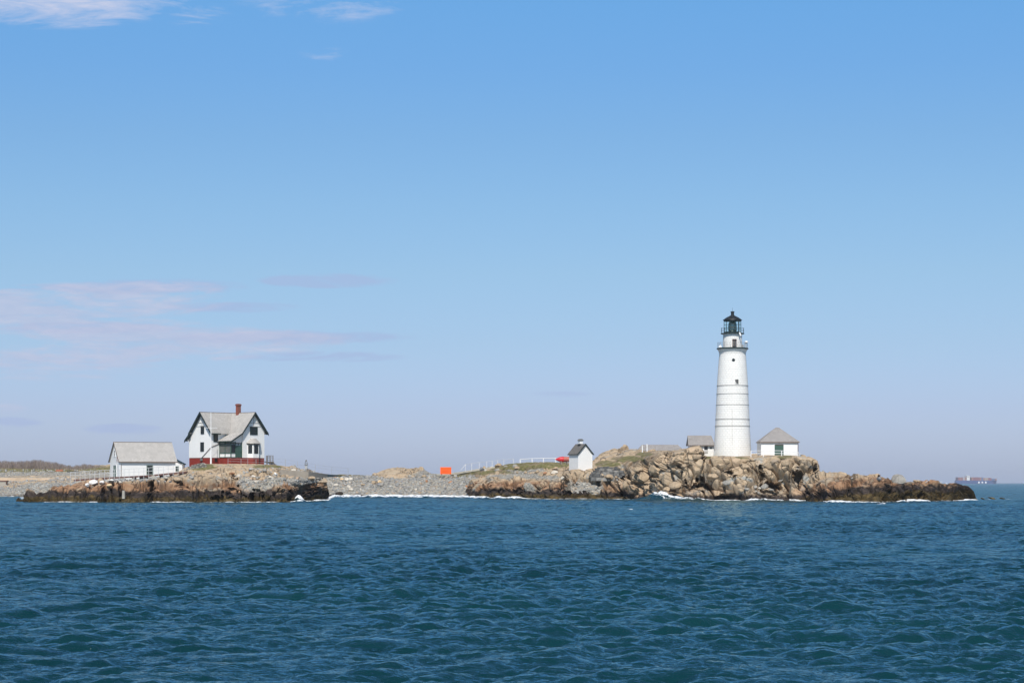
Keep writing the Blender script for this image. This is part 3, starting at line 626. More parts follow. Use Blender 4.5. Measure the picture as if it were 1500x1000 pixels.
# the curling swell by the cliff and the splash against the left rocks
for (bx, bw, by, bd, bh) in ((962, 24, 380, 4.5, 1.25), (1004, 26, 372, 3.0, .55), (438, 7, 349, 2.0, 1.0), (1108, 10, 368, 2.5, .5), (1423, 9, 378, 3, .25)):
    gsn = bh * np.exp(-((pxs[i] - bx) / bw) ** 2 - ((Y[i] - by) / bd) ** 2)
    zz[i] += gsn * (1 + 0.5 * nz2)
    foam[i] = np.maximum(foam[i], (gsn / bh > .08) * np.clip((gsn / bh - (.2 if bx in (438, 1423) else 0.62) + nz2 * 0.9) * 3, 0, 1))
co_ = np.stack([X - DX * 1.0, Y - DY * 1.0, zz], 1)
idx = np.arange(len(X)).reshape(shp)
q = np.stack([idx[:-1, :-1], idx[:-1, 1:], idx[1:, 1:], idx[1:, :-1]], -1).reshape(-1, 4)
def water_mat():
    m, t, b = newmat('sea_water'); k = NT(t); geo = k.n('ShaderNodeNewGeometry'); pos = geo.outputs['Position']
    fo = k.n('ShaderNodeAttribute', attribute_name='foam').outputs['Fac']
    fo = k.smooth(k.math('ADD', k.math('MULTIPLY', fo, 0.85), k.math('MULTIPLY', k.math('SUBTRACT', k.noise(pos, 1.9, 6, 0.75), 0.5), 2.6)), 0.4, 0.8)
    fo = k.math('MULTIPLY', fo, k.math('GREATER_THAN', k.n('ShaderNodeAttribute', attribute_name='foam').outputs['Fac'], 0.03))
    body = k.ramp(k.noise(pos, 0.03, 4, 0.6), [(0.35, (0.003, 0.023, 0.030)), (0.65, (0.004, 0.033, 0.038))])
    t.nodes.remove(b); out = [n for n in t.nodes if n.type == 'OUTPUT_MATERIAL'][0]
    df = k.n('ShaderNodeBsdfDiffuse'); k.l(body, df.inputs[0]); gl = k.n('ShaderNodeBsdfGlossy'); gl.inputs['Color'].default_value = (0.60, 0.83, 0.90, 1); gl.inputs['Roughness'].default_value = 0.1
    fr = k.n('ShaderNodeFresnel'); fr.inputs[0].default_value = 1.33; mx = k.n('ShaderNodeMixShader'); k.l(k.math('MINIMUM', k.math('MULTIPLY', fr.outputs[0], 1.0), 0.60), mx.inputs[0]); k.l(df.outputs[0], mx.inputs[1]); k.l(gl.outputs[0], mx.inputs[2])
    fd = k.n('ShaderNodeBsdfDiffuse'); fd.inputs[0].default_value = (0.78, 0.80, 0.81, 1); mx2 = k.n('ShaderNodeMixShader'); k.l(fo, mx2.inputs[0]); k.l(mx.outputs[0], mx2.inputs[1]); k.l(fd.outputs[0], mx2.inputs[2]); k.l(mx2.outputs[0], out.inputs[0])
    n1 = k.noise(pos, 1.3, 5, 0.6, 0.4, sc=(0.7, 1, 1)); n2 = k.noise(pos, 0.28, 3, 0.55, 0.3, sc=(0.6, 1, 1))
    cd = k.n('ShaderNodeCameraData').outputs['View Distance']
    far = k.smooth(cd, 120.0, 400.0)
    bn = k.bump(k.math('ADD', n1, k.math('MULTIPLY', k.math('MULTIPLY', n2, far), 5.0)), 0.20)
    for q_ in (df, gl, fr): k.l(bn, q_.inputs['Normal'])
    return m
M['water'] = water_mat()
sea = fastmesh('sea', co_, q, M['water'], True); setp(sea, kind='structure')
at = sea.data.attributes.new('foam', 'FLOAT', 'POINT'); at.data.foreach_set('value', foam.astype(np.float32))
HAZE = 5.0e-5
# ------------------------------------------------------------------ building helpers
def window(par, mat_frame, x0, x1, z0, z1, y, face='-y', name='window', bars=(1, 1), fr=0.09, pane='pane', proud=0.06, inner=False):
    """window on a wall; face -y: wall plane y, spans x0..x1; face -x: wall plane x=y, spans y = x0..x1"""
    def bx(mb, a0, a1, b0, b1, d0, d1):
        if face == '-y': mb.box(a0, y - d1, b0, a1, y - d0, b1)
        else: mb.box(y - d1, a0, b0, y - d0, a1, b1)
    f = MB()
    bx(f, x0 - fr, x0, z0 - fr, z1 + fr, -0.02, proud); bx(f, x1, x1 + fr, z0 - fr, z1 + fr, -0.02, proud)
    bx(f, x0, x1, z1, z1 + fr, -0.02, proud); bx(f, x0, x1, z0 - fr, z0, -0.02, proud + 0.03)
    nx, nz = bars
    for i in range(1, nx + 1):
        c = x0 + (x1 - x0) * i / (nx + 1); bx(f, c - 0.025, c + 0.025, z0, z1, 0.0, proud * 0.7)
    for i in range(1, nz + 1):
        c = z0 + (z1 - z0) * i / (nz + 1); bx(f, x0, x1, c - 0.025, c + 0.025, 0.0, proud * 0.7 + 0.003)
    o = f.build(name, mat_frame, par)
    p = MB(); bx(p, x0, x1, z0, z1, -0.01, 0.012); p.build('pane', M[pane], o)
    return o
def door(par, x0, x1, z0, z1, y, mat, frame, face='-y', name='door'):
    def bx(mb, a0, a1, b0, b1, d0, d1):
        if face == '-y': mb.box(a0, y - d1, b0, a1, y - d0, b1)
        else: mb.box(y - d1, a0, b0, y - d0, a1, b1)
    d = MB(); bx(d, x0, x1, z0, z1, -0.01, 0.03)
    wd = (x1 - x0)
    for (a, b, c, e) in ((.12, .46, .08, .42), (.54, .88, .08, .42), (.12, .46, .5, .92), (.54, .88, .5, .92)):
        bx(d, x0 + wd * a, x0 + wd * b, z0 + (z1 - z0) * c, z0 + (z1 - z0) * e, 0.03, 0.05)
    o = d.build(name, mat, par)
    f = MB(); bx(f, x0 - .1, x0, z0, z1 + .1, -0.01, .07); bx(f, x1, x1 + .1, z0, z1 + .1, -0.01, .07); bx(f, x0, x1, z1, z1 + .1, -0.01, .07); f.build('frame', frame, o)
    h = MB(); bx(h, x1 - .16, x1 - .1, z0 + (z1 - z0) * .47, z0 + (z1 - z0) * .47 + .12, .05, .12); h.build('handle', M['black'], o)
    return o
def railing(name, pts, hgt, rails, mat, label, cat='railing', post=0.05, rail=0.03, group=None, square=False):
    """posts at each point with rails at heights"""
    r = empty(name, pts[0], 0, label, cat, group); o = Vector(pts[0])
    rm = MB()
    for a, b in zip(pts[:-1], pts[1:]):
        for z in rails: rm.tube(Vector(a) - o + Vector((0, 0, z)), Vector(b) - o + Vector((0, 0, z)), rail, 6)
    rm.build('rail', mat, r)
    for p in pts:
        q = Vector(p) - o; m_ = MB()
        if square: m_.box(q.x - post, q.y - post, q.z - .5, q.x + post, q.y + post, q.z + hgt)
        else: m_.tube(q + Vector((0, 0, -.5)), q + Vector((0, 0, hgt)), post, 8)
        m_.build('post', mat, r)
    return r

# ------------------------------------------------------------------ keeper's house
TH = R(48.5); Wd = 5.25; RS = 1.22; X1 = 4.55; PJ = 3.35
hs = empty('keepers_house', P(310, 670, 388), TH, "white clapboard house with steep grey shingle roof, dark trim, brick chimney and red brick foundation", "house")
EZ = 4.46; OV = 0.52; yr = Wd / 2; xr = X1 + Wd / 2; RZ = EZ + RS * (Wd / 2 + OV); XE = X1 + Wd
wz = EZ + RS * OV   # wall height at the eave line under the roof plane
w_ = MB()
w_.prism([(0, 0, 0), (0, Wd, 0), (0, Wd, wz), (0, yr, RZ - .12), (0, 0, wz)], (XE, 0, 0))
w_.prism([(0.0, Wd, 0), (0.0, Wd + 1.1, 0), (0.0, Wd + 1.1, wz - 1.55), (0.0, Wd, wz - .3)], (XE, 0, 0))
w_.prism([(X1, -PJ, 0), (XE, -PJ, 0), (XE, -PJ, wz), (xr, -PJ, RZ - .12), (X1, -PJ, wz)], (0, PJ - 0.01, 0))
w_.build('wall', M['white'], hs)
f_ = MB(); f_.box(.04, .04, -2.6, XE - .04, Wd + 1.06, -.002); f_.box(X1 + .04, -PJ + .04, -2.6, XE - .045, .05, -.003); f_.box(1.84, -3.16, -2.6, X1 + .03, .045, -.004)
f_.build('foundation', M['foundation'], hs)
def slope(pts, t=0.13): return [Vector(p) for p in pts], t
rf = MB()
for p in (
    [(-OV - .1, -OV, EZ), (XE + OV, -OV, EZ), (XE + OV, yr, RZ), (-OV - .1, yr, RZ)],
    [(-OV - .1, Wd + OV, EZ), (-OV - .1, yr, RZ), (XE + OV, yr, RZ), (XE + OV, Wd + OV, EZ)],
    [(-OV - .1, Wd + .15, EZ + .15), (XE + OV, Wd + .15, EZ + .15), (XE + OV, Wd + 1.6, EZ - 1.25), (-OV - .1, Wd + 1.6, EZ - 1.25)],
    [(X1 - OV, -PJ - OV, EZ), (xr, -PJ - OV, RZ + .003), (xr, yr, RZ + .003), (X1 - OV, yr, EZ)],
    [(XE + OV, -PJ - OV, EZ), (XE + OV, yr, EZ), (xr, yr, RZ + .003), (xr, -PJ - OV, RZ + .003)],
    [(1.35, -PJ - OV, EZ - 1.42), (X1 - OV + .14, -PJ - OV, EZ + .1), (X1 - OV + .14, .0, EZ + .1), (1.35, 0.0, EZ - 1.42)]):
    rf.slab(p, .13)
roof = rf.build('roof', M['shingle'], hs)
ch = MB(); cx = xr; cy = yr - 1.75
ch.box(cx - .34, cy - .34, RZ - 1.0, cx + .34, cy + .34, RZ + 1.35); ch.box(cx - .42, cy - .42, RZ + 1.35, cx + .42, cy + .42, RZ + 1.62); ch.box(cx - .3, cy - .3, RZ + 1.62, cx + .3, cy + .3, RZ + 1.70)
ch.build('chimney', M['brick'], roof)
rc = MB(); rc.tube((-OV - .1, yr, RZ + .02), (XE + OV, yr, RZ + .02), .06); rc.tube((xr, -PJ - OV, RZ + .03), (xr, yr, RZ + .03), .06); rc.build('ridge_cap', M['brown'], roof)
# bargeboards: dark, deep rake boards
def rake(a, b, vec, dep=0.34):
    m_ = MB(); a, b = Vector(a), Vector(b); m_.prism([a, b, b - Vector((0, 0, dep)), a - Vector((0, 0, dep))], vec); m_.build('bargeboard', M['greendark'], hs)
bx_ = -OV - .16
rake((bx_, -OV - .04, EZ + .04), (bx_, yr, RZ + .09), (.10, 0, 0)); rake((bx_, yr, RZ + .09), (bx_, Wd + OV + .05, EZ + .04), (.10, 0, 0), .42)
rake((bx_ - .01, Wd + .12, EZ + .20), (bx_ - .01, Wd + 1.66, EZ - 1.26), (.10, 0, 0), .42)
by_ = -PJ - OV - .06
rake((X1 - OV - .04, by_, EZ + .04), (xr, by_, RZ + .09), (0, .10, 0)); rake((xr, by_, RZ + .09), (XE + OV + .05, by_, EZ + .04), (0, .10, 0), .42)
rake((1.3, by_ - .01, EZ - 1.44), (X1 - OV + .12, by_ - .01, EZ + .13), (0, .10, 0), .28)
evs = []   # dark soffit and eaves
evs.append(MB().box(-OV - .1, -OV - .05, EZ - .24, 1.75, -OV + .03, EZ - .02))
evs.append(MB().box(1.28, -PJ - OV, EZ - 1.62, 1.38, 0, EZ - 1.44))
evs.append(MB().slab([(-OV - .08, Wd + 1.52, EZ - 1.36), (-OV - .08, Wd + .2, EZ - .06), (-.02, Wd + .2, EZ - .06), (-.02, Wd + 1.52, EZ - 1.36)], .05))
evs.append(MB().slab([(-OV - .08, Wd + OV - .03, EZ - .15), (-OV - .08, yr, RZ - .16), (-.02, yr, RZ - .16), (-.02, Wd + OV - .03, EZ - .15)], .04))
evs.append(MB().slab([(XE + OV - .03, by_ + .1, EZ - .15), (xr, by_ + .1, RZ - .16), (xr, -PJ - .02, RZ - .16), (XE + OV - .03, -PJ - .02, EZ - .15)], .04))
for e_ in evs: e_.build('eaves', M['greendark'], hs)
# stick work in both gables
sa_, sb_ = MB(), MB()
for z in (RZ - 1.95, RZ - 2.6):
    hw = (RZ - z) / RS - .35; sa_.box(-.06, yr - hw, z, -.002, yr + hw, z + .09); sb_.box(xr - hw, -PJ - .06, z, xr + hw, -PJ - .002, z + .09)
sa_.box(-.07, yr - .05, RZ - 2.6, -.004, yr + .05, RZ - .4); sb_.box(xr - .05, -PJ - .07, RZ - 2.6, xr + .05, -PJ - .004, RZ - .4)
sa_.build('gable_trim', M['band'], hs); sb_.build('gable_trim', M['band'], hs)

window(hs, M['greendark'], 2.15, 2.92, 4.42, 5.75, 0, '-x', bars=(1, 1)); window(hs, M['greendark'], 2.2, 3.02, 1.25, 2.75, 0, '-x', bars=(1, 1))
wu = window(hs, M['greendark'], .78, 1.38, 2.95, 4.15, 0, '-y', bars=(0, 1))
sh_ = MB(); sh_.box(.42, -.07, 2.86, .68, -.004, 4.24); sh_.build('shutter', M['greendark'], wu)
wg = window(hs, M['greendark'], xr - .42, xr + .42, 4.3, 5.6, -PJ, '-y', bars=(1, 1))
for s in (-1, 1):
    sh_ = MB(); a = xr + s * .72; sh_.box(a - .2, -PJ - .08, 4.2, a + .2, -PJ - .004, 5.7); sh_.build('shutter', M['greendark'], wg)
# bay window
bay = MB(); ax = X1 + 1.1; bp = [(ax, -PJ), (ax + .75, -PJ - .75), (ax + 2.15, -PJ - .75), (ax + 2.9, -PJ)]
bay.prism([(x, y, 0) for x, y in bp], (0, 0, 2.75)); bayo = bay.build('bay', M['white'], hs)
bf = MB(); bf.prism([(x * .99 + (ax + 1.45) * .01, y + .03, -2.4) for x, y in bp], (0, 0, 2.397)); bf.build('bay_foundation', M['foundation'], bayo)
br_ = MB(); e0 = [(ax - .3, -PJ + .0, 2.72), (ax + .62, -PJ - 1.0, 2.72), (ax + 2.28, -PJ - 1.0, 2.72), (ax + 3.2, -PJ, 2.72)]; e1 = [(ax + .75, -PJ, 3.55), (ax + 1.1, -PJ - .2, 3.55), (ax + 1.8, -PJ - .2, 3.55), (ax + 2.15, -PJ, 3.55)]
vs = [Vector(v) for v in e0 + e1] + [Vector(v) - Vector((0, 0, .14)) for v in e0]
br_.add(vs, [(0, 1, 5, 4), (1, 2, 6, 5), (2, 3, 7, 6), (4, 5, 6, 7), (0, 3, 7, 4), (8, 9, 1, 0), (9, 10, 2, 1), (10, 11, 3, 2), (11, 8, 0, 3), (11, 10, 9, 8)])
br_.build('bay_roof', M['shingle'], bayo)
btm = MB(); btm.prism([Vector(v) - Vector((0, 0, .32)) + Vector((0, .0, 0)) for v in [(ax - .12, -PJ + .0, 2.72), (ax + .69, -PJ - .87, 2.72), (ax + 2.2, -PJ - .87, 2.72), (ax + 3.03, -PJ, 2.72)]], (0, 0, .17)); btm.build('bay_cornice', M['greendark'], bayo)
def baywin(p0, p1, a0, a1):
    p0, p1 = Vector((*p0, 0)), Vector((*p1, 0)); d = (p1 - p0).normalized(); n = Vector((d.y, -d.x, 0))
    f = MB(); q0 = p0 + d * a0; q1 = p0 + d * a1
    def bar(u0, u1, z0, z1, dep): f.prism([q0 + d * u0 + Vector((0, 0, z0)) - n * .01, q0 + d * u1 + Vector((0, 0, z0)) - n * .01, q0 + d * u1 + Vector((0, 0, z1)) - n * .01, q0 + d * u0 + Vector((0, 0, z1)) - n * .01], n * dep)
    L_ = a1 - a0; bar(0, .07, .8, 2.35, .06); bar(L_ - .07, L_, .8, 2.35, .06); bar(.07, L_ - .07, 2.28, 2.35, .06); bar(.07, L_ - .07, .8, .87, .07); bar(.07, L_ - .07, 1.55, 1.6, .05)
    o = f.build('window', M['greendark'], hs)
    g = MB(); g.prism([q0 + d * .07 + Vector((0, 0, .87)), q0 + d * (L_ - .07) + Vector((0, 0, .87)), q0 + d * (L_ - .07) + Vector((0, 0, 2.28)), q0 + d * .07 + Vector((0, 0, 2.28))], n * .015); g.build('pane', M['pane'], o)
baywin(bp[0], bp[1], .14, .88); baywin(bp[1], bp[2], .22, 1.18); baywin(bp[2], bp[3], .18, .9)
# glazed porch in the corner
px0, px1, py0 = 1.8, X1 + .0, -3.2
pw = MB(); pw.box(px0 + .05, py0 + .05, 0, px1 - .01, -.01, .78); pw.box(px0 + .3, py0 + .3, .78, px1 - .3, -.3, 2.5)
pw.add([(px0 + .05, py0 + .05, 2.72), (px1 - .01, py0 + .05, 2.72), (px1 - .01, -.01, 2.72), (px0 + .05, -.01, 2.72), (px0 + .05, py0 + .05, 2.95), (px1 - .01, py0 + .05, 4.3), (px1 - .01, -.01, 4.3), (px0 + .05, -.01, 2.95)], [(0, 1, 2, 3), (4, 5, 6, 7), (0, 1, 5, 4), (1, 2, 6, 5), (2, 3, 7, 6), (3, 0, 4, 7)])
porch = pw.build('porch', M['white'], hs)
pf = MB()
for y in (py0 + .02, -1.62, -.12): pf.box(px0 - .02, y - .04, 0.002, px0 + .1, y + .08, 2.9)
for z in (.0, .76, 2.32, 2.74): pf.box(px0 - .03, py0 + .1, z + .003, px0 + .09, -.04, z + .13)
for x in (px0 + .06, px0 + 1.15, px1 - .12): pf.box(x - .05, py0 - .03, .004, x + .06, py0 + .09, 2.9)
for z in (.0, .76, 2.32, 2.74): pf.box(px0 + .12, py0 - .02, z + .002, px0 + 1.1, py0 + .08, z + .12)
pf.box(px0 + 1.21, py0 - .024, 2.1, px1 - .17, py0 + .08, 2.2)
pf.build('porch_frame', M['green'], porch)
pg_ = MB(); pg_.box(px0 + .03, py0 + .1, .9, px0 + .06, -1.66, 2.33); pg_.box(px0 + .03, -1.54, .9, px0 + .06, -.16, 2.33); pg_.build('curtained_window', M['curtain'], porch)
pg_ = MB(); pg_.box(px0 + .13, py0 + .03, .9, px0 + 1.09, py0 + .06, 2.33); pg_.build('pane', M['pane'], porch)
door(hs, px0 + 1.25, px1 - .2, .03, 2.1, py0 + .03, M['green'], M['green'])
dn = MB(); dn.box(px0 + 1.75, py0 - .03, 2.32, px0 + 1.95, py0 + .02, 2.52); dn.build('house_lamp', M['greendark'], hs)
# thin brown tube sloping across the gable end and front wall, meter box, corner lamp
pp_ = MB(); pp_.tube((-.09, 2.75, -.05), (-.09, .0, 1.95), .055); pp_.tube((-.09, -.06, 1.95), (1.72, -.06, 2.55), .055); pp_.build('sloping_tube', M['brown'], hs)
mb_ = MB(); mb_.box(-.22, 2.45, -.55, -.02, 3.0, -.08); mb_.build('meter_box', M['stonegrey'], hs)
cv = MB(); cv.box(.75, -.02, -.75, 1.35, .06, -.12); cv.build('cellar_vent', M['black'], hs)
bk = MB(); bk.tube((-.45, Wd + .9, EZ - 1.1), (-.03, Wd + .9, EZ - 1.9), .05); bk.build('bracket', M['trimwhite'], hs)
# flagpole
fp = P(309, 680, 383.5); fo_ = empty('flagpole', fp, TH - .6, "tall white flagpole with a crossarm standing at the corner of the white house", "flagpole")
m_ = MB(); m_.tube((0, 0, -.6), (0, 0, 9.35), .10, 10, .05); m_.tube((0, 0, -.6), (0, 0, 1.4), .17, 10, .15); m_.build('pole', M['trimwhite'], fo_)
m_ = MB(); m_.tube((-1.1, 0, 6.55), (1.1, 0, 6.55), .035, 6); m_.build('crossarm', M['trimwhite'], fo_)
m_ = MB(); m_.tube((-1.05, 0, 6.55), (0, 0, 9.0), .012, 4); m_.tube((1.05, 0, 6.55), (0, 0, 9.0), .012, 4); m_.build('stay_wire', M['railgrey'], fo_)
# back steps
st = empty('wooden_stair', P(391, 678, 396), TH, "small weathered wooden stair landing with railings at the right end of the white house", "stair")
m_ = MB(); m_.box(-.9, -.9, .15, .9, .9, .3); m_.build('landing', M['wood'], st)
for (x, y) in ((-.85, -.85), (.75, -.85), (.75, .75), (0, -.85)):
    m_ = MB(); m_.box(x, y, -1, x + .1, y + .1, 1.35); m_.build('post', M['wood'], st)
m_ = MB()
for z in (.55, .85, 1.15, 1.35): m_.box(-.8, -.88, z, .8, -.83, z + .07); m_.box(.85, -.8, z, .9, .8, z + .07)
m_.build('rail', M['wood'], st)
m_ = MB()
for i_ in range(3): m_.box(.9 + i_ * .28, -.7, .0 - i_ * .18, 1.2 + i_ * .28, .7, .15 - i_ * .18)
m_.build('step', M['wood'], st)

# ------------------------------------------------------------------ boathouse
BT = R(-14)
def quadpx(a): return a
bh = empty('boathouse', P(175, 698.5, 375), R(28), "long white boathouse with pale grey shingle roof beside the sloping ramp", "boathouse")
BL, BW, BE, BR = 10.3, 5.4, 3.0, 6.2
w_ = MB(); w_.prism([(0, 0, -1.2), (0, BW, -1.2), (0, BW, BE), (0, BW / 2, BR - .1), (0, 0, BE)], (BL, 0, 0)); w_.build('wall', M['white'], bh)
rf = MB(); sl = (BR - BE) / (BW / 2)
rf.slab([(-.2, -.3, BE - .25), (BL + .25, -.3, BE - .25), (BL + .25, BW / 2, BR), (-.2, BW / 2, BR)], .12); rf.slab([(-.2, BW + .3, BE - .25), (-.2, BW / 2, BR), (BL + .25, BW / 2, BR), (BL + .25, BW + .3, BE - .25)], .12)
ro_ = rf.build('roof', M['shingle'], bh)
m_ = MB(); m_.box(-.2, -.36, BE - .42, BL + .25, -.3, BE - .27); m_.tube((-.2, BW / 2, BR + .02), (BL + .25, BW / 2, BR + .02), .05); m_.build('gutter', M['brown'], ro_)
for s in (0, 1):
    m_ = MB(); a = Vector((-.26, -.32 if s == 0 else BW + .32, BE - .24)); b = Vector((-.26, BW / 2, BR + .04)); m_.prism([a, b, b - Vector((0, 0, .2)), a - Vector((0, 0, .2))], (.055, 0, 0)); m_.build('bargeboard', M['brown'] if s == 0 else M['greendark'], bh)
door(bh, 1.7, 3.5, 0.0, 2.1, 0, M['greenpale'], M['trimwhite'], '-x')
window(bh, M['trimwhite'], BW / 2 - .3, BW / 2 + .3, 3.7, 4.7, 0, '-x', bars=(0, 1))
wb = window(bh, M['greenpale'], 5.05, 6.0, .55, 2.05, 0, '-y', bars=(0, 2), fr=.12)
m_ = MB(); m_.box(.02, -.06, -.9, .22, -.003, 2.2); m_.box(-.06, -.06, -.9, -.003, .16, 2.2); m_.build('corner_board', M['trimwhite'], bh)
m_ = MB(); m_.box(-.05, 1.3, 2.7, -.004, 1.42, 3.2); m_.box(-.05, 1.25, 3.3, -.004, 1.4, 3.6); m_.build('rust_stain', M['rust'], bh)
m_ = MB(); m_.tube((.28, -.08, -.9), (.28, -.08, 2.3), .04); m_.build('downpipe', M['brown'], bh)
# lean-to shed beyond
an = empty('lean_to_shed', P(253, 692, 390), R(0), "small white lean-to shed with a slanting dark roof edge just right of the boathouse", "shed")
m_ = MB(); m_.prism([(-.8, 0, -.9), (1.75, 0, -.9), (1.75, 0, 1.65), (0, 0, 2.6), (-.8, 0, 2.9)], (0, 3, 0)); m_.build('wall', M['white'], an)
m_ = MB(); m_.slab([(-.8, -.2, 3.1), (1.95, -.2, 1.62), (1.95, 3.2, 1.62), (-.8, 3.2, 3.1)], .16); m_.build('roof', M['greendark'], an)
m_ = MB(); m_.box(1.75, -.04, -.9, 1.86, .3, 1.5); m_.build('downpipe', M['greendark'], an)
window(an, M['greenpale'], .1, 1.05, .35, 1.1, 0, '-y', bars=(3, 0), fr=.1)

# ------------------------------------------------------------------ ramp with rails
A = P(108, 702.5, 370); B_ = P(160, 699.2, 368); Cc = P(215, 696.2, 366); D_ = P(273, 690.5, 365)
rp = empty('sloping_ramp', A, 0, "long sloping gangway of red-brown beams running in front of the white boathouse", "ramp")
m_ = MB()
for a, b in ((A, B_), (B_, Cc), (Cc, D_)):
    a_, b_ = a - A, b - A; m_.prism([a_ + Vector((0, 0, .06)), b_ + Vector((0, 0, .06)), b_ - Vector((0, 0, .22)), a_ - Vector((0, 0, .22))], (0, 1.5, 0))
m_.build('deck', M['redwood'], rp)
tr_ = MB()
for t_ in np.linspace(0, 1, 3): 
    pass
for (x, hh, m2) in ((196, 1.2, 'wood'), (207, 1.3, 'black'), (213.5, 1.4, 'wood'), (236.5, 1.3, 'black'), (251, 1.5, 'wood')):
    m_ = MB(); q0 = P(x, 697, 366.6); z1 = np.interp(x, [108, 160, 215, 273], [A.z, B_.z, Cc.z, D_.z]) - .22; m_.box(q0.x - A.x - .3, q0.y - A.y - .1, z1 - A.z - hh, q0.x - A.x + .3, q0.y - A.y + .9, z1 - A.z); m_.build('trestle', M[m2], rp)
m_ = MB(); q0 = P(225, 697, 365.2) - A; m_.box(q0.x - .28, q0.y - .25, q0.z - 1.9, q0.x + .28, q0.y + .25, q0.z + .15); m_.build('trestle', M['pier'], rp)
m_ = MB()
for (x0_, y0_, x1_, y1_) in ((100, 701, 158, 700.2), (106, 703, 172, 701.5), (122, 704.5, 196, 703)): pass
pts = []
for x in np.linspace(103, 268, 24):
    zz_ = np.interp(x, [103, 160, 215, 273], [A.z, B_.z, Cc.z, D_.z]); Yp = 366.3 - (x - 103) / 165 * 1.2; pts.append(((x - 750) * Yp / F, Yp, zz_))
railing('ramp_railing', pts, 1.32, (.72, 1.3), paint('rail_pale_grey', (.56, .57, .57), .5, .1), "thin pale grey two-rail railing along the outer side of the ramp before the boathouse", post=.035, rail=.03)
# piles standing in the rocks below the ramp
for (x, yt, yb, Yp, lb) in ((181, 718, 730, 344.5, "short pale pile stub standing in the dark rock cleft below the boathouse"),):
    a = P(x, yb, Yp); b = P(x, yt, Yp); m_ = MB(); m_.tube((0, 0, 0), (0, 0, b.z - a.z), .28, 10, .22); setp(m_.build('timber_pile', M['pier'], None, a), lb, "pile")

# ------------------------------------------------------------------ railings near the house
def gp(px, py, Y): return tuple(P(px, py, Y))
railing('wire_railing', [gp(334, 679.5, 376), gp(353, 680.5, 376), gp(363, 680.8, 376), gp(375, 681, 376.5), gp(387, 681.5, 377)], 1.05, (.55, 1.0), M['railgrey'], "thin grey post and rail fence in front of the red foundation below the bay window", "railing", post=.03, rail=.016)
railing('wire_fence', [gp(396, 680, 396), gp(418, 682, 398), gp(436, 685, 400), gp(462, 689, 404), gp(486, 692.5, 408), gp(510, 694.5, 412)], 1.2, (.62, 1.15), M['railgrey'], "sparse wire fence sloping down to the right behind the house mound", "fence", post=.03, rail=.014)
bc = empty('beacon_post', P(448.5, 690, 398), 0, "slim pale post topped by a small dark cage on the slope right of the house", "beacon")
m_ = MB(); m_.prism([(-.22, -.22, -.6), (.22, -.22, -.6), (.22, .22, -.6), (-.22, .22, -.6)], (0, 0, 1.75)); m_.build('post', M['railgrey'], bc)
m_ = MB()
for (x, y) in ((-1, -1), (1, -1), (1, 1), (-1, 1)): m_.tube((x * .26, y * .26, 1.15), (x * .1, y * .1, 2.0), .035)
m_.box(-.3, -.3, 1.15, .3, .3, 1.28); m_.box(-.2, -.2, 1.5, .2, .2, 1.56); m_.box(-.1, -.1, 1.85, .1, .1, 2.15); m_.build('cage', M['stonegrey'], bc)

# rubble wall and slate ledge
def islemat(name, stops, sc=2.0):
    m, t, b = newmat(name); k = NT(t); geo = k.n('ShaderNodeNewGeometry'); tc_ = k.n('ShaderNodeTexCoord').outputs['Object']
    col = k.ramp(geo.outputs['Random Per Island'], stops); n_ = k.noise(tc_, sc, 6, .7)
    k.l(k.mix(1.0, col, k.ramp(n_, [(.3, (.5, .5, .5)), (.7, (1.35, 1.33, 1.3))]), 'MULTIPLY'), b.inputs['Base Color']); b.inputs['Roughness'].default_value = .9
    k.l(k.bump(n_, .12), b.inputs['Normal']); return m
M['rubble'] = islemat('rubble_stones', [(0, (.12, .12, .11)), (.6, (.24, .235, .22)), (1, (.36, .33, .28))])
def stone_block(mb, x0, y0, z0, x1, y1, z1, rng, j=.06):
    v = [(x0,y0,z0),(x1,y0,z0),(x1,y1,z0),(x0,y1,z0),(x0,y0,z1),(x1,y0,z1),(x1,y1,z1),(x0,y1,z1)]
    v = [(a + rng.uniform(-j, j), b + rng.uniform(-j, j), c + rng.uniform(-j, j)) for a, b, c in v]
    mb.add(v, [(0,3,2,1),(4,5,6,7),(0,1,5,4),(1,2,6,5),(2,3,7,6),(3,0,4,7)])
rng = random.Random(5)
wl_ = MB(); o_ = P(270, 689, 372)
for k_ in range(6):
    for i_ in range(13):
        x = i_ * .3 + rng.uniform(-.04, .04); z = k_ * .17 + i_ * .075 - .35
        if k_ < 3 + 3 * math.sin(i_ / 13 * 3.1): stone_block(wl_, x, -.25 + k_ * .05, z, x + .27, .25, z + .15, rng, .04)
setp(wl_.build('rubble_wall', M['rubble'], None, o_), "low sloping dark grey rubble wall on the grass between shed and house foundation", "stone wall")
wl_ = MB(); o_ = P(863, 700.5, 415.2)  # natural slate strata, built up as stepped stone courses
for k_ in range(7):
    x = (.3, 0.0, .2, .5, .9, 1.2, 1.7)[k_]; xe = (6.0, 6.6, 7.2, 7.0, 6.9, 6.3, 5.7)[k_]
    while x < xe:
        w2 = rng.uniform(.3, 1.25); zt = (k_ + 1) * .34 - .1; back = k_ * .42
        stone_block(wl_, x, back + rng.uniform(-.3, .2), zt - .36 - (.35 if k_ == 0 else 0), min(x + w2, xe) - .04, back + 2.2, zt + rng.uniform(-.08, .05), rng, .06); x += w2
setp(wl_.build('slate_ledge', islemat('dark_grey_slate', [(0, (.07, .07, .07)), (.4, (.12, .122, .12)), (.8, (.18, .18, .175)), (1, (.28, .27, .25))]), None, o_), "dark grey stepped ledge of layered slate to the right of the small white hut", "stone wall")
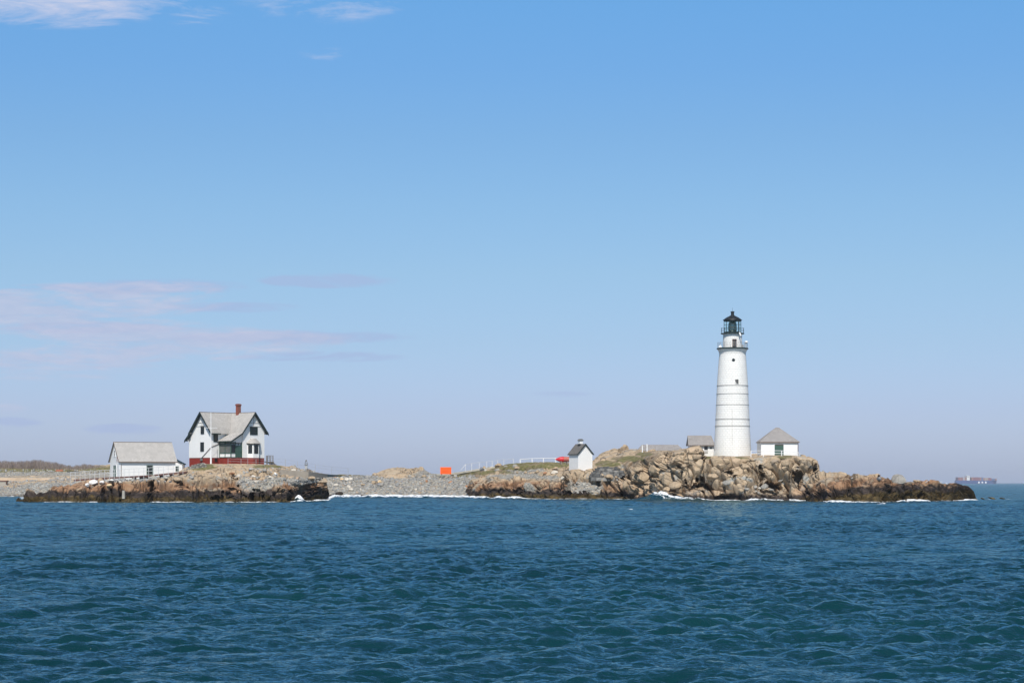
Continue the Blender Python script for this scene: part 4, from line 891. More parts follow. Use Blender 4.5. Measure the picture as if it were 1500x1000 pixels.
# grey-brown sea wall sloping down to the beach, right of the house
wl_ = MB(); a, b, c_, d_ = P(411, 687.3, 365), P(452, 690.8, 368), P(480, 694.2, 376), P(500, 696, 400)
o_ = a
for p0, p1, h0, h1 in ((a, b, 1.25, 1.1), (b, c_, 1.1, .5), (c_, d_, .5, .15)):
    p0_, p1_ = p0 - o_, p1 - o_; wl_.prism([p0_, p1_, p1_ - Vector((0, .35, h1)), p0_ - Vector((0, .35, h0))], (.02, 2.6, 0))
setp(wl_.build('sea_wall', M['concrete'], None, o_), "smooth grey-brown sea wall sloping down from the house mound to the grey beach", "sea wall")
cp_ = MB(); 
wl_ = MB(); o_ = P(-60, 699.5, 512)
pr = [(-60, 699.3, 512, 1.3), (20, 699.3, 510, 1.4), (62, 699.8, 508, 1.0), (100, 700, 506, .55), (122, 700.5, 505, .3)]
for (x0_, y0_, Y0_, h0), (x1_, y1_, Y1_, h1) in zip(pr[:-1], pr[1:]):
    p0_, p1_ = P(x0_, y0_, Y0_) - o_, P(x1_, y1_, Y1_) - o_; wl_.prism([p0_, p1_, p1_ - Vector((0, .5, h1)), p0_ - Vector((0, .5, h0))], (.02, 1.4, 0))
setp(wl_.build('stained_sea_wall', M['seawall'], None, o_), "long rust-stained tan sea wall above the grey beach at the left edge", "sea wall")
cb = empty('culvert', P(2, 711, 500), 0, "square grey concrete box with a dark lid edge at the left end of the beach", "culvert")
m_ = MB(); m_.box(-1.6, 0, -.6, 1.05, 2, 1.0); m_.build('body', M['pier'], cb); m_ = MB(); m_.box(-1.7, -.12, 1.002, 1.25, 2.1, 1.22); m_.box(1.053, -.1, -.6, 1.22, .1, 1.0); m_.build('lid', M['redwood'], cb)

# ------------------------------------------------------------------ lighthouse
LY = 405.0; LS = LY / F
lh = empty('lighthouse', P(1073, 668, LY), 0, "tall round white lighthouse tower with black lantern room and two railed galleries", "lighthouse")
def lz(py): return (668 - py) * LS
def lr(wpx): return wpx / 2 * LS
m_ = MB(); prof = [(lr(56), -1.5), (lr(55.4), 0), (lr(53.4), lz(650)), (lr(51.6), lz(635)), (lr(50.2), lz(620)), (lr(48.4), lz(600)), (lr(46.6), lz(580)), (lr(45.2), lz(562)), (lr(42.8), lz(545)), (lr(40.6), lz(530)), (lr(39.0), lz(520))]
m_.lathe(prof, 72); m_.build('tower', M['tower'], lh)
m_ = MB(); m_.lathe([(lr(39), lz(520.2)), (lr(38.8), lz(518)), (lr(40.0), lz(515.4)), (lr(42.4), lz(513.2)), (lr(44.2), lz(511.6))], 72); m_.build('cornice', M['tower'], lh)
m_ = MB(); m_.lathe([(lr(44.6), lz(511.7)), (lr(46.4), lz(511.4)), (lr(46.4), lz(509.8)), (lr(44.6), lz(509.6))], 64); m_.build('gallery_deck', M['greeniron'], lh)
m_ = MB(); m_.lathe([(lr(28), lz(509.9)), (lr(27.6), lz(489.3))], 56); m_.build('watch_room', M['tower'], lh)
m_ = MB(); m_.lathe([(lr(33), lz(489.4)), (lr(34.4), lz(489.0)), (lr(34.4), lz(488.0)), (lr(33), lz(487.8))], 48); m_.build('upper_deck', M['greeniron'], lh)
for py in (565, 577, 593, 614, 624):
    rr = np.interp(lz(py), [p[1] for p in prof], [p[0] for p in prof]); m_ = MB(); m_.lathe([(rr - .05, lz(py) - .07), (rr + .05, lz(py) - .07), (rr + .05, lz(py) + .07), (rr - .05, lz(py) + .07)], 72); m_.build('iron_band', M['band'], lh)
def ringrail(par, rpx, py0, hgt, n, nr, mat, t_=.028):
    rr = lr(rpx); z0 = lz(py0)
    for j in range(nr):
        m_ = MB(); zr = z0 + hgt * (j + 1) / nr
        for i in range(32):
            a, b = 2 * math.pi * i / 32, 2 * math.pi * (i + 1) / 32; m_.tube((rr * math.cos(a), rr * math.sin(a), zr), (rr * math.cos(b), rr * math.sin(b), zr), t_ * .75, 5)
        m_.build('railing', mat, par)
    for i in range(n):
        a = 2 * math.pi * (i + .35) / n; m_ = MB(); m_.tube((rr * math.cos(a), rr * math.sin(a), z0), (rr * math.cos(a), rr * math.sin(a), z0 + hgt), t_ * 1.15, 6); m_.build('railing_post', mat, par)
ringrail(lh, 43.5, 509.7, 1.05, 16, 3, M['steel']); ringrail(lh, 33.4, 487.9, .95, 12, 2, M['greeniron'], .032)
# lantern
m_ = MB(); m_.lathe([(lr(25.5), lz(487.8)), (lr(25.5), lz(486.2))], 16, False)
lt = m_.build('lantern_room', M['greeniron'], lh)
m_ = MB(); m_.lathe([(lr(26), lz(470.6)), (lr(26), lz(469))], 16, False); m_.build('top_ring', M['greeniron'], lt)
for i in range(12):
    a = 2 * math.pi * (i + .25) / 12; x, y = lr(25.2) * math.cos(a), lr(25.2) * math.sin(a); m_ = MB(); m_.tube((x, y, lz(486.4)), (x, y, lz(470)), .05, 6); m_.build('mullion', M['greeniron'], lt)
m_ = MB()
for pz in (481, 475.5):
    for i in range(12):
        a, b = 2 * math.pi * (i + .25) / 12, 2 * math.pi * (i + 1.25) / 12; m_.tube((lr(25.2) * math.cos(a), lr(25.2) * math.sin(a), lz(pz)), (lr(25.2) * math.cos(b), lr(25.2) * math.sin(b), lz(pz)), .025, 5)
m_.build('glazing_bar', M['greeniron'], lt)
gm, gt_, gb_ = newmat('lantern_glass'); gb_.inputs['Base Color'].default_value = (.85, .97, .96, 1); gb_.inputs['Roughness'].default_value = 0.02; gb_.inputs['Transmission Weight'].default_value = 1; gb_.inputs['IOR'].default_value = 1.02
m_ = MB(); m_.lathe([(lr(24.8), lz(486.2)), (lr(24.8), lz(470.2))], 24, True, False); m_.build('glass', gm, lt)
lm_, l_t, l_b = newmat('fresnel_lens_glass'); l_b.inputs['Base Color'].default_value = (.22, .30, .28, 1); l_b.inputs['Roughness'].default_value = 0.18; l_b.inputs['Metallic'].default_value = .35
m_ = MB(); pr_ = []
for i in range(25):
    t_ = i / 24; zc = lz(486.5) + t_ * (lz(469.8) - lz(486.5)); rr = lr(12.2) * (1 - max(0, t_ - .55) ** 2 * 2.2) * (1 + (.035 if i % 2 else 0)); pr_.append((rr * (0.85 + .15 * min(1, t_ * 5)), zc))
m_.lathe(pr_, 32, False); m_.build('fresnel_lens', lm_, lt)
m_ = MB(); m_.lathe([(lr(12.8), lz(478.9)), (lr(12.8), lz(478.3))], 32); m_.lathe([(lr(12), lz(487)), (lr(12), lz(485.6))], 32); m_.build('lens_frame', M['brown'], lt)
m_ = MB(); m_.lathe([(lr(28.6), lz(469.2)), (lr(28.2), lz(468.6)), (lr(18), lz(465)), (lr(7), lz(462.2)), (lr(5.6), lz(461.6))], 16, False); ro = m_.build('lantern_roof', M['black'], lt)
m_ = MB(); m_.lathe([(lr(4.8), lz(462.2)), (lr(4.6), lz(457.6)), (lr(5.8), lz(457.4)), (lr(5.8), lz(456.2)), (lr(3), lz(455.9))], 16); m_.build('ventilator', M['black'], ro)
m_ = MB(); m_.tube((0, 0, lz(456)), (0, 0, lz(450.5)), .02, 5); m_.build('lightning_rod', M['black'], ro)
def onwall(name, dx, py0, py1, wpx, mat, rad, round_=False, frame=None, par=lh):
    x = dx * LS; y = -math.sqrt(rad * rad - x * x); z0, z1 = lz(py1), lz(py0); hw = wpx / 2 * LS; m_ = MB()
    if round_:
        zc = (z0 + z1) / 2; pts_ = [(x + hw * math.cos(a), y + .25, zc + hw * math.sin(a)) for a in np.linspace(0, 2 * math.pi, 20, endpoint=False)]
        m_.prism(pts_, (0, -.30, 0))
    else: m_.box(x - hw, y - .05, z0, x + hw, y + .3, z1)
    o = m_.build(name, mat, par)
    if frame:
        m_ = MB(); f_ = .08
        m_.box(x - hw - f_, y - .1, z0 - f_, x - hw, y + .3, z1 + f_); m_.box(x + hw, y - .1, z0 - f_, x + hw + f_, y + .3, z1 + f_); m_.box(x - hw, y - .1, z1, x + hw, y + .3, z1 + f_); m_.box(x - hw, y - .12, z0 - f_, x + hw, y + .3, z0)
        if not round_: m_.box(x - .02, y - .08, z0, x + .02, y - .04, z1); m_.box(x - hw, y - .082, (z0 + z1) / 2 - .02, x + hw, y - .042, (z0 + z1) / 2 + .02)
        m_.build('frame', frame, o)
    return o
rad = lambda py: float(np.interp(lz(py), [p[1] for p in prof], [p[0] for p in prof]))
onwall('window', 4.0, 556.9, 562.4, 4.0, M['pane'], rad(558), False, M['band']); onwall('window', -.7, 526.0, 530.6, 4.6, M['pane'], rad(528), True)
onwall('gallery_door', 1.4, 498, 509.6, 5.2, M['black'], lr(27.9), False, M['redwood'])
m_ = MB(); x_ = -17 * LS; m_.tube((x_ - .3, -1.9, lz(509.6)), (x_ - .3, -1.9, lz(506)), .12); m_.box(x_ - .6, -2.0, lz(509.6), x_ - .05, -1.6, lz(507.3)); m_.build('foghorn', M['trimwhite'], lh)
m_ = MB(); x_ = 18.5 * LS; m_.tube((x_, -1.1, lz(509.6)), (x_, -1.1, lz(503)), .05); m_.lathe([(.05, 0), (.28, .1), (.36, .25), (.28, .42), (.05, .5)], 14); m_.v[-70:] = [(v[0] + x_ + .1, v[1] - 1.1, v[2] + lz(503.5)) for v in m_.v[-70:]]; m_.build('radar_dome', M['trimwhite'], lh)
m_ = MB(); m_.box(13.6 * LS, -1.0, lz(509.6), 15.6 * LS, -.4, lz(505)); m_.build('equipment_box', M['steel'], lh)
m_ = MB(); m_.tube((9.6 * LS, -1.62, lz(509)), (9.6 * LS, -1.62, lz(490)), .035); m_.tube((8.5 * LS, -2.0, lz(487.8)), (10.2 * LS, -2.1, lz(493)), .16); m_.build('cable_conduit', M['trimwhite'], lh)
m_ = MB(); m_.tube((-3 * LS, -rad(650) - .04, 0), (-3.2 * LS, -rad(600) - .06, lz(600)), .025); m_.build('lightning_cable', M['band'], lh)
# entry building, left of the tower
en = empty('entry_building', P(1009, 665, 407), 0, "low white entry building with grey shingle roof joined to the left side of the lighthouse", "building")
s_ = LS
m_ = MB(); m_.box(.2, 0, -2, 37 * s_, 4.4, 14 * s_); m_.build('wall', M['white'], en)
m_ = MB(); rz0, rz1 = 13.6 * s_, 28 * s_
m_.slab([(-.15, -.4, rz0), (38.6 * s_, -.4, rz0), (34.6 * s_, 2.2, rz1), (-.05, 2.2, rz1)], .12); m_.slab([(-.15, 4.8, rz0), (-.05, 2.2, rz1), (34.6 * s_, 2.2, rz1), (38.6 * s_, 4.8, rz0)], .12)
m_.prism([(-.02, .0, rz0 + .05), (-.02, 4.4, rz0 + .05), (-.02, 2.2, rz1 - .1)], (.2, 0, 0)); er = m_.build('roof', M['shingle_grey'], en)
m_ = MB(); m_.box(-.15, -.46, rz0 - .2, 38.6 * s_, -.38, rz0 - .07); m_.build('gutter', M['brown'], er)
window(en, M['trimwhite'], 22.6 * s_, 28.0 * s_, 6.2 * s_, 12.4 * s_, 0, '-y', bars=(0, 0), fr=.12)
m_ = MB(); m_.box(22.6 * s_, -.06, 1.2 * s_, 28.0 * s_, -.01, 4.6 * s_); m_.box(22.9 * s_, -.09, 2.2 * s_, 27.7 * s_, -.061, 3.4 * s_); m_.build('door_panel', M['band'], en)
m_ = MB(); m_.box(31.4 * s_, -.07, 8.1 * s_, 33.6 * s_, -.01, 10.3 * s_); m_.build('sign', M['black'], en)
m_ = MB(); m_.box(20.6 * s_, -.05, -.3, 21.8 * s_, -.01, 13 * s_); m_.build('corner_board', M['trimwhite'], en)
# long low roof behind the cliff top
lb_ = empty('low_building', P(936, 662, 440), 0, "long low building behind the cliff showing only its pale grey shingle roof", "building"); s2 = 440 / F
m_ = MB(); m_.box(.3, 0, -2, 64 * s2, 4, 3.2 * s2); m_.build('wall', M['white'], lb_)
m_ = MB(); m_.slab([(-.3, -.4, 2.6 * s2), (66 * s2, -.4, 2.6 * s2), (58 * s2, 2, 11.2 * s2), (5 * s2, 2, 11.2 * s2)], .12); m_.slab([(-.3, 4.4, 2.6 * s2), (5 * s2, 2, 11.2 * s2), (58 * s2, 2, 11.2 * s2), (66 * s2, 4.4, 2.6 * s2)], .12)
m_.add([(-.3, -.4, 2.6 * s2), (-.3, 4.4, 2.6 * s2), (5 * s2, 2, 11.2 * s2), (66 * s2, -.4, 2.6 * s2), (66 * s2, 4.4, 2.6 * s2), (58 * s2, 2, 11.2 * s2)], [(0, 1, 2), (3, 5, 4)]); m_.build('roof', M['shingle_grey'], lb_)
for i_, (x, y0, y1, lb) in enumerate(((941, 658, 652.5, "short white post left of its twin in front of the long low roof"), (947.8, 657, 650.5, "taller white post right of its twin in front of the long low roof"))):
    a, b = P(x, y0, 430), P(x, y1, 430); m_ = MB(); m_.box(-.09, -.09, -.6, .09, .09, b.z - a.z); m_.box(-.13, -.13, b.z - a.z, .13, .13, b.z - a.z + .07); setp(m_.build('white_post', M['trimwhite'], None, a), lb, "post")
# hip-roofed building right of the tower
hp = empty('oil_house', P(1114.8, 667.5, 397), 0, "square white building with a grey pyramid shingle roof and green door right of the lighthouse", "building"); s3 = 397 / F
HW, HDp, HE = 53.6 * s3, 6.4, 20.6 * s3
m_ = MB(); m_.box(0, 0, -2, HW, HDp, HE); m_.build('wall', M['white'], hp)
m_ = MB(); ez = 21 * s3; az_ = 42.3 * s3; o1_ = .22; ap = [(HW / 2 - .3, HDp / 2, az_), (HW / 2 + .3, HDp / 2, az_)]
c4 = [(-o1_, -o1_, ez), (HW + o1_ + .12, -o1_, ez), (HW + o1_ + .12, HDp + o1_, ez), (-o1_, HDp + o1_, ez)]
m_.add(c4 + ap + [(x, y, z - .14) for x, y, z in c4], [(0, 1, 5, 4), (1, 2, 5), (2, 3, 4, 5), (3, 0, 4), (6, 7, 1, 0), (7, 8, 2, 1), (8, 9, 3, 2), (9, 6, 0, 3), (9, 8, 7, 6)]); hr = m_.build('roof', M['shingle_grey'], hp)
m_ = MB(); m_.box(-o1_ - .02, -o1_ - .06, ez - .24, HW + .34, -o1_ + .02, ez - .06); m_.build('gutter', M['brown'], hr)
door(hp, 19.8 * s3, 33 * s3, -.4, 16.8 * s3, 0, M['green'], M['trimwhite'])
m_ = MB(); m_.box(19.8 * s3, -.1, 16.2 * s3, 33 * s3, -.05, 17.2 * s3); m_.build('lintel', M['brown'], hp)
m_ = MB(); m_.box(25.6 * s3, -.12, 18.6 * s3, 27 * s3, -.01, 19.8 * s3); m_.build('wall_lamp', M['green'], hp)
m_ = MB(); m_.tube((HW + .07, -.08, -1.5), (HW + .07, -.08, ez - .1), .06); m_.build('downpipe', M['redwood'], hp)
eq = empty('small_tank', P(1170.5, 669.5, 392), 0, "small grey and white metal tank standing at the right corner of the pyramid-roofed building", "tank")
m_ = MB(); m_.lathe([(.34, -.6), (.36, .35), (.3, .5), (.1, .6)], 16); m_.build('body', M['steel'], eq); m_ = MB(); m_.tube((0, 0, .5), (-.15, 0, 1.0), .05); m_.tube((.15, 0, .3), (.3, 0, .8), .03); m_.build('pipe', M['trimwhite'], eq)
railing('white_railing', [gp(1100, 669, 393), gp(1118, 668.3, 392), gp(1145, 668.5, 391), gp(1168, 670.5, 390)], 1.12, (.6, 1.08), M['railwhite'], "white two-rail railing with stout posts in front of the pyramid-roofed building", post=.07, rail=.045, square=True)
railing('white_railing', [gp(1028, 669, 397), gp(1047, 669, 396), gp(1060, 669.5, 395), gp(1074, 669.5, 394.5)], 1.05, (.55, 1.0), M['railwhite'], "white railing crossing the entry building door at the foot of the lighthouse", post=.05, rail=.03)

# ------------------------------------------------------------------ small white hut with cupola
HT = R(28); hu = empty('small_hut', P(846.8, 689, 426), HT, "small square white hut with steep dark shingle roof and tiny cupola beside the red buoy", "hut"); s4 = 426 / F
W4 = 21.2 * s4 / math.cos(HT); D4 = 12.6 * s4 / math.sin(HT); E4 = 25.0 * s4; R4 = 39.4 * s4
m_ = MB(); m_.prism([(0, 0, -1), (W4, 0, -1), (W4, 0, E4 + .1), (W4 / 2, 0, R4 - .15), (0, 0, E4 + .1)], (0, D4, 0)); m_.build('wall', M['white'], hu)
sl4 = (R4 - E4) / (W4 / 2); m_ = MB(); ov = .22
m_.slab([(-ov, -.2, E4 - ov * sl4 + .18), (W4 / 2, -.2, R4), (W4 / 2, D4 + .25, R4), (-ov, D4 + .25, E4 - ov * sl4 + .18)], .12); m_.slab([(W4 + ov, -.2, E4 - ov * sl4 + .18), (W4 + ov, D4 + .25, E4 - ov * sl4 + .18), (W4 / 2, D4 + .25, R4), (W4 / 2, -.2, R4)], .12)
hr4 = m_.build('roof', M['shingle_dark'], hu)
for s in (0, 1):
    m_ = MB(); a = Vector((-ov - .03 if s == 0 else W4 + ov + .03, -.26, E4 - ov * sl4 + .2)); b = Vector((W4 / 2, -.26, R4 + .05)); m_.prism([a, b, b - Vector((0, 0, .3)), a - Vector((0, 0, .3))], (0, .058, 0)); m_.build('bargeboard', M['greendark'], hu)
m_ = MB(); m_.box(-ov - .05, -.18, E4 - ov * sl4 - .0, -ov + .0, D4 + .2, E4 - ov * sl4 + .14); m_.build('gutter', M['greendark'], hu)
cx, cy = W4 / 2, D4 * .52
m_ = MB(); m_.box(cx - .36, cy - .36, R4 - .5, cx + .36, cy + .36, R4 + .62); cu = m_.build('cupola', M['trimwhite'], hu)
m_ = MB(); n_ = 9
arc = [(cx + .48 * math.cos(t_), cy - .45, R4 + .6 + .42 * math.sin(t_)) for t_ in np.linspace(0, math.pi, n_)]; m_.prism(arc, (0, .9, 0)); m_.build('cupola_roof', M['stonegrey'], cu)
m_ = MB(); m_.box(cx - .42, cy - .42, R4 - .55, cx + .42, cy + .42, R4 + .02); m_.build('cupola_base', M['black'], cu)
m_ = MB(); m_.box(.0, -.04, -.5, .12, -.003, E4); m_.box(W4 - .12, -.04, -.5, W4, -.003, E4); m_.build('corner_board', M['trimwhite'], hu)

# red buoy lying on its side
bu = empty('red_buoy', P(825, 672.6, 432), R(8), "faded red buoy lying on its side with its pointed end left of the white hut", "buoy")
def lie(mb): mb.v = [(v[2], v[1], v[0] * 1.0) for v in mb.v]; return mb
m_ = lie(MB().lathe([(.04, -1.65), (.2, -1.35), (.42, -.9), (.55, -.45), (.56, -.1)], 22)); m_.build('cone', M['buoyred'], bu)
m_ = lie(MB().lathe([(.555, -.098), (.56, .5), (.54, 1.35)], 22)); m_.build('body', paint('worn_red_paint', (.38, .11, .075), .6, .4, 1.5), bu)
m_ = lie(MB().lathe([(.58, -.2), (.585, -.12), (.585, .0), (.58, .06)], 22)); m_.build('collar', M['buoyred'], bu)
m_ = MB(); m_.box(-.6, -.5, -1.0, -.4, .5, -.35); m_.box(.7, -.5, -1.0, .9, .5, -.38); m_.build('cradle', M['wood'], bu)

# white fence along the path and its brace
fp_ = [(682, 687.8, 466), (691, 686.5, 464), (702, 685, 463), (713, 684, 461), (721, 683, 460), (729, 682, 459), (738, 681, 457), (752, 680, 455)]
fr_ = railing('path_fence', [gp(*p) for p in fp_], 1.25, (1.2,), paint('fence_old_white', (.60, .60, .585), .6, .15), "thin white fence climbing beside the pale path on the grassy slope", "fence", post=.042, rail=.026, square=True)
o_ = Vector(gp(*fp_[0])); m_ = MB(); b_ = P(674.5, 689, 466) - o_; m_.tube(b_, (0, 0, 1.2), .05); m_.build('brace', M['railwhite'], fr_)
railing('board_fence', [gp(762, 679.0, 453), gp(779.5, 677.8, 451), gp(796, 677.4, 449), gp(814, 677.4, 447)], 1.0, (.93,), M['railwhite'], "white fence with a thick top rail on the grass left of the red buoy", "fence", post=.08, rail=.075, square=True)
# pale path strip, draped
def drape(name, pl, wdt, mat):
    m_ = MB(); vs = []; fs = []
    for i, (x, y, Y) in enumerate(pl):
        p = P(x, y, Y); vs += [p + Vector((0, -wdt / 2, .10)), p + Vector((0, wdt / 2, .20)), p + Vector((0, -wdt / 2 - .05, -.25))]
        if i: a = 3 * (i - 1); b = 3 * i; fs += [(a, b, b + 1, a + 1), (a + 2, b + 2, b, a)]
    m_.add(vs, fs, False); return m_.build(name, mat)
pth = drape('path', [(640, 695.6, 478), (655, 694.4, 474), (672, 692.2, 470), (690, 689.3, 466), (705, 686.8, 463), (720, 684.6, 461), (735, 683.0, 459)], 2.6, paint('pale_path', (.47, .43, .34), .9, .3, .6)); setp(pth, kind='structure')

# orange sign board
sg = empty('orange_sign', P(653, 697.5, 466), 0, "bright orange rectangular board on two short dark posts standing above the grey beach", "sign"); s5 = 466 / F
m_ = MB(); m_.box(-8 * s5, -.04, 3.6 * s5, 8 * s5, .04, 13.6 * s5); m_.build('board', M['orange'], sg)
m_ = MB(); m_.box(-4.6 * s5, -.052, 7.3 * s5, 4.2 * s5, -.041, 7.9 * s5); m_.box(-4.8 * s5, -.052, 5.2 * s5, 3.2 * s5, -.041, 5.7 * s5); m_.build('lettering', M['orange2'], sg)
for x in (-6.2, 6.4):
    m_ = MB(); m_.box(x * s5 - .12, .045, -.8, x * s5 + .12, .22, 12 * s5); m_.build('post', M['wood'], sg)

# ------------------------------------------------------------------ boulders
def rock_mesh(mb, c, r, rng, sub=2, flat=1.0):
    bm = bmesh.new(); bmesh.ops.create_icosphere(bm, subdivisions=sub, radius=1.0)
    planes = [(Vector((rng.gauss(0, 1), rng.gauss(0, 1), rng.gauss(0, 1))).normalized(), rng.uniform(.55, .85)) for _ in range(9)]
    sx, sy, sz = r * rng.uniform(.85, 1.25), r * rng.uniform(.8, 1.1), r * rng.uniform(.65, .95) * flat
    for v in bm.verts:
        for n_, d_ in planes:
            e = v.co.dot(n_) - d_
            if e > 0: v.co -= n_ * e
        v.co *= 1 + rng.uniform(-.04, .04); v.co = Vector((v.co.x * sx, v.co.y * sy, v.co.z * sz))
    rot = Matrix.Rotation(rng.uniform(0, 6.28), 3, 'Z') @ Matrix.Rotation(rng.uniform(-.4, .4), 3, 'X')
    vs = [rot @ v.co + Vector(c) for v in bm.verts]; fs = [tuple(v.index for v in f.verts) for f in bm.faces]; bm.free()
    mb.add(vs, fs)
def stone(name, base, var=.3, bump=.05):
    m, t, b = newmat(name); k = NT(t); tc_ = k.n('ShaderNodeTexCoord').outputs['Object']; f = k.noise(tc_, 1.4, 6, .7, .4); g = k.noise(tc_, 6, 4, .7)
    lo = tuple(c * .55 for c in base); hi = tuple(min(1, c * 1.25) for c in base)
    col = k.ramp(k.math('ADD', k.math('MULTIPLY', f, .7), k.math('MULTIPLY', g, .3)), [(.36, lo), (.52, base), (.68, hi)]); k.l(col, b.inputs['Base Color']); b.inputs['Roughness'].default_value = .9; b.inputs['Specular IOR Level'].default_value = .2
    k.l(k.bump(g, bump), b.inputs['Normal']); return m
SM = {'tan': stone('tan_stone', (.40, .305, .205), bump=.12), 'grey': stone('grey_stone', (.29, .275, .245)), 'pale': stone('pale_stone', (.55, .50, .42)), 'white': stone('guano_white_stone', (.72, .70, .66)), 'rust': stone('rusty_stone', (.38, .20, .11)),
      'dark': stone('dark_wet_stone', (.035, .028, .022)), 'weed': stone('weedy_stone', (.10, .075, .03)), 'cream': stone('cream_stone', (.68, .50, .30)), 'slate': stone('slate_stone', (.22, .22, .225))}
def boulder(px, py, rpx, kind, label, flat=1.0, Y=None, group=None, sink=.25, seed=0, name='boulder'):
    s = surf(px, py) if Y is None else P(px, py, Y)
    if s is None: print('no surface', px, py); return None
    rng_ = random.Random(seed * 77 + int(px * 3)); r = rpx * s.y / F; m_ = MB(); rock_mesh(m_, (0, 0, 0), r, rng_, 3 if rpx > 3 else 2, flat)
    o = m_.build(name, SM[kind], None, (s.x, s.y + r * (.35 if 900 < px < 1200 else -.2), s.z + r * (.55 - sink) * flat)); return setp(o, label, 'boulder', group)
BO = [
 (1316.5, 706.5, 11.0, 'grey', "large grey dome-shaped boulder perched alone on the flat rocky point", 1.0),
 (1288, 702, 4, 'slate', "dark grey rounded boulder tucked behind the brown hump of the rocky point", 1.0),
 (160, 712, 4.6, 'cream', "cream and orange boulder on the dark ledge below the left end of the boathouse", .9),
 (137, 708, 7, 'white', "biggest of the white guano-stained boulders on the ledge left of the boathouse", .9),
 (150, 706, 5, 'white', "white stained boulder next to the biggest one on the left ledge", .9),
 (129, 711, 4.5, 'white', "white stained boulder at the left end of the pale cluster on the ledge", .9),
 (163, 704.5, 4.5, 'white', "flat white stained boulder just above the cream and orange one", .6),
 (176, 708, 3.6, 'pale', "small pale boulder right of the cream and orange one on the ledge", .9),
 (556, 706.5, 3.6, 'cream', "bright cream squared block sitting on the grey cobble beach", 1.1),
 (547, 706.8, 4.2, 'tan', "tan block touching the bright cream one on the cobble beach", .9),
 (502, 701.5, 4.5, 'cream', "sandy coloured slab high on the beach close to the end of the left ledge", .7),
 (492, 710, 4.0, 'pale', "pale rounded boulder at the left end of the cobble beach", .7),
 (531, 709.5, 3.4, 'tan', "low tan boulder in the middle of the cobble beach below the cream block", .6),
 (498, 724, 7.0, 'dark', "big black wet boulder at the water's edge beside the end of the left ledge", .8),
 (487, 727, 6.0, 'dark', "black wet boulder between the left ledge and the bigger black one", .7),
 (545, 728.8, 3.2, 'dark', "small black boulder poking out of the white surf", .9),
 (527, 727, 6.0, 'dark', "long low black rock in the surf left of the small black boulder", .45),
 (510, 731.2, 5.0, 'dark', "flat black rock awash in front of the beach", .3),
 (812, 686.5, 5.5, 'tan', "long tan slab lying on the bank below the red buoy", .5),
 (812, 692, 5.5, 'pale', "pale pointed boulder under the tan slab on the bank", .7),
 (798.5, 691.5, 3.6, 'rust', "orange-brown boulder left of the pale pointed one on the bank", .8),
 (787, 689.5, 3.5, 'tan', "tan boulder on the upper bank below the board fence", .8),
 (757, 685.5, 4.5, 'tan', "rounded tan boulder standing up at the grass edge below the white fence", 1.0),
 (824, 699, 4.0, 'pale', "pale boulder at the right end of the low brown ledge", .8),
 (1000, 683, 5.5, 'tan', "tan rounded boulder hanging on the cliff below the low roof", .9),
 (990, 713, 9.5, 'tan', "huge rounded tan boulder at the cliff foot above the curling wave", .85),
 (978, 719, 7, 'tan', "brown boulder left of the huge rounded one at the cliff foot", .85),
 (915, 714, 5.5, 'tan', "upright tan block standing in the cliff below the grey slate ledge", 1.5),
 (893, 702, 7.5, 'tan', "wedge-shaped tan boulder in front of the grey slate ledge", .9),
 (1120, 713.5, 6.5, 'grey', "long grey slab at the foot of the cliff below the pyramid-roofed building", .8),
 (1106, 714.5, 5.5, 'grey', "grey boulder left of the long slab at the cliff foot", .7),
 (1094, 716.5, 4.5, 'grey', "pale grey boulder low in the cliff foot under the lighthouse", .7),
 (1128, 717.5, 5.5, 'grey', "broad grey boulder just below the long slab at the cliff foot", .6),
 (1145, 705, 6.5, 'grey', "light grey rounded boulder under the overhang right of the long slab", .8),
 (1187, 713.5, 5.5, 'tan', "tan boulder beneath the right-hand overhang of the cliff", .9),
 (941, 703, 10.5, 'tan', "massive brown block in the cliff directly behind the curling wave's left end", 1.0),
 (936, 688, 7.5, 'tan', "rounded brown block above the massive one left of the curling wave", .9),
 (957, 690, 7.5, 'tan', "tan block in the cliff below the two white posts", 1.1),
 (1022, 672, 8.5, 'tan', "bulging tan rock at the left end of the lighthouse lawn beside the entry building", 1.1),
 (1044, 700, 9.0, 'tan', "wide tan block in the cliff straight below the entry building", .9),
 (1066, 708, 8.0, 'grey', "grey-tan block low in the cliff below the centre of the lighthouse", .8),
 (1128, 684, 8.5, 'tan', "tall pale tan block under the pyramid-roofed building's green door", 1.4),
 (1152, 682, 8.0, 'tan', "tan block right of the tall pale one under the pyramid-roofed building", 1.2),
 (1180, 686, 8.5, 'tan', "square tan block at the top right corner of the cliff", 1.2),
 (1092, 686, 6.5, 'tan', "brown block under the right edge of the lighthouse", 1.3),
 (1342, 704.5, 5.0, 'tan', "low tan hump just right of the dome-shaped boulder", .6),
 (372, 697, 3.4, 'pale', "pale boulder on the rubble slope below the bay window", .8),
 (396, 700, 5.0, 'pale', "large pale stone in the middle of the house mound's stony slope", .8),
 (404, 692.5, 3.2, 'white', "small white stone near the top of the stony slope right of the house", .8),
 (340, 694, 4.0, 'rust', "reddish brown boulder on the slope below the porch", .8),
 (281, 700, 4.4, 'grey', "grey rounded boulder on the slope below the rubble wall", .9),
 (261, 702.5, 6.5, 'tan', "large tan boulder beside the lower end of the ramp", .8),
 (243, 700.5, 4.0, 'pale', "pale slab leaning on rocks below the right part of the ramp", .6),
]
for i, b_ in enumerate(BO): boulder(*b_[:5], flat=b_[5], seed=i)
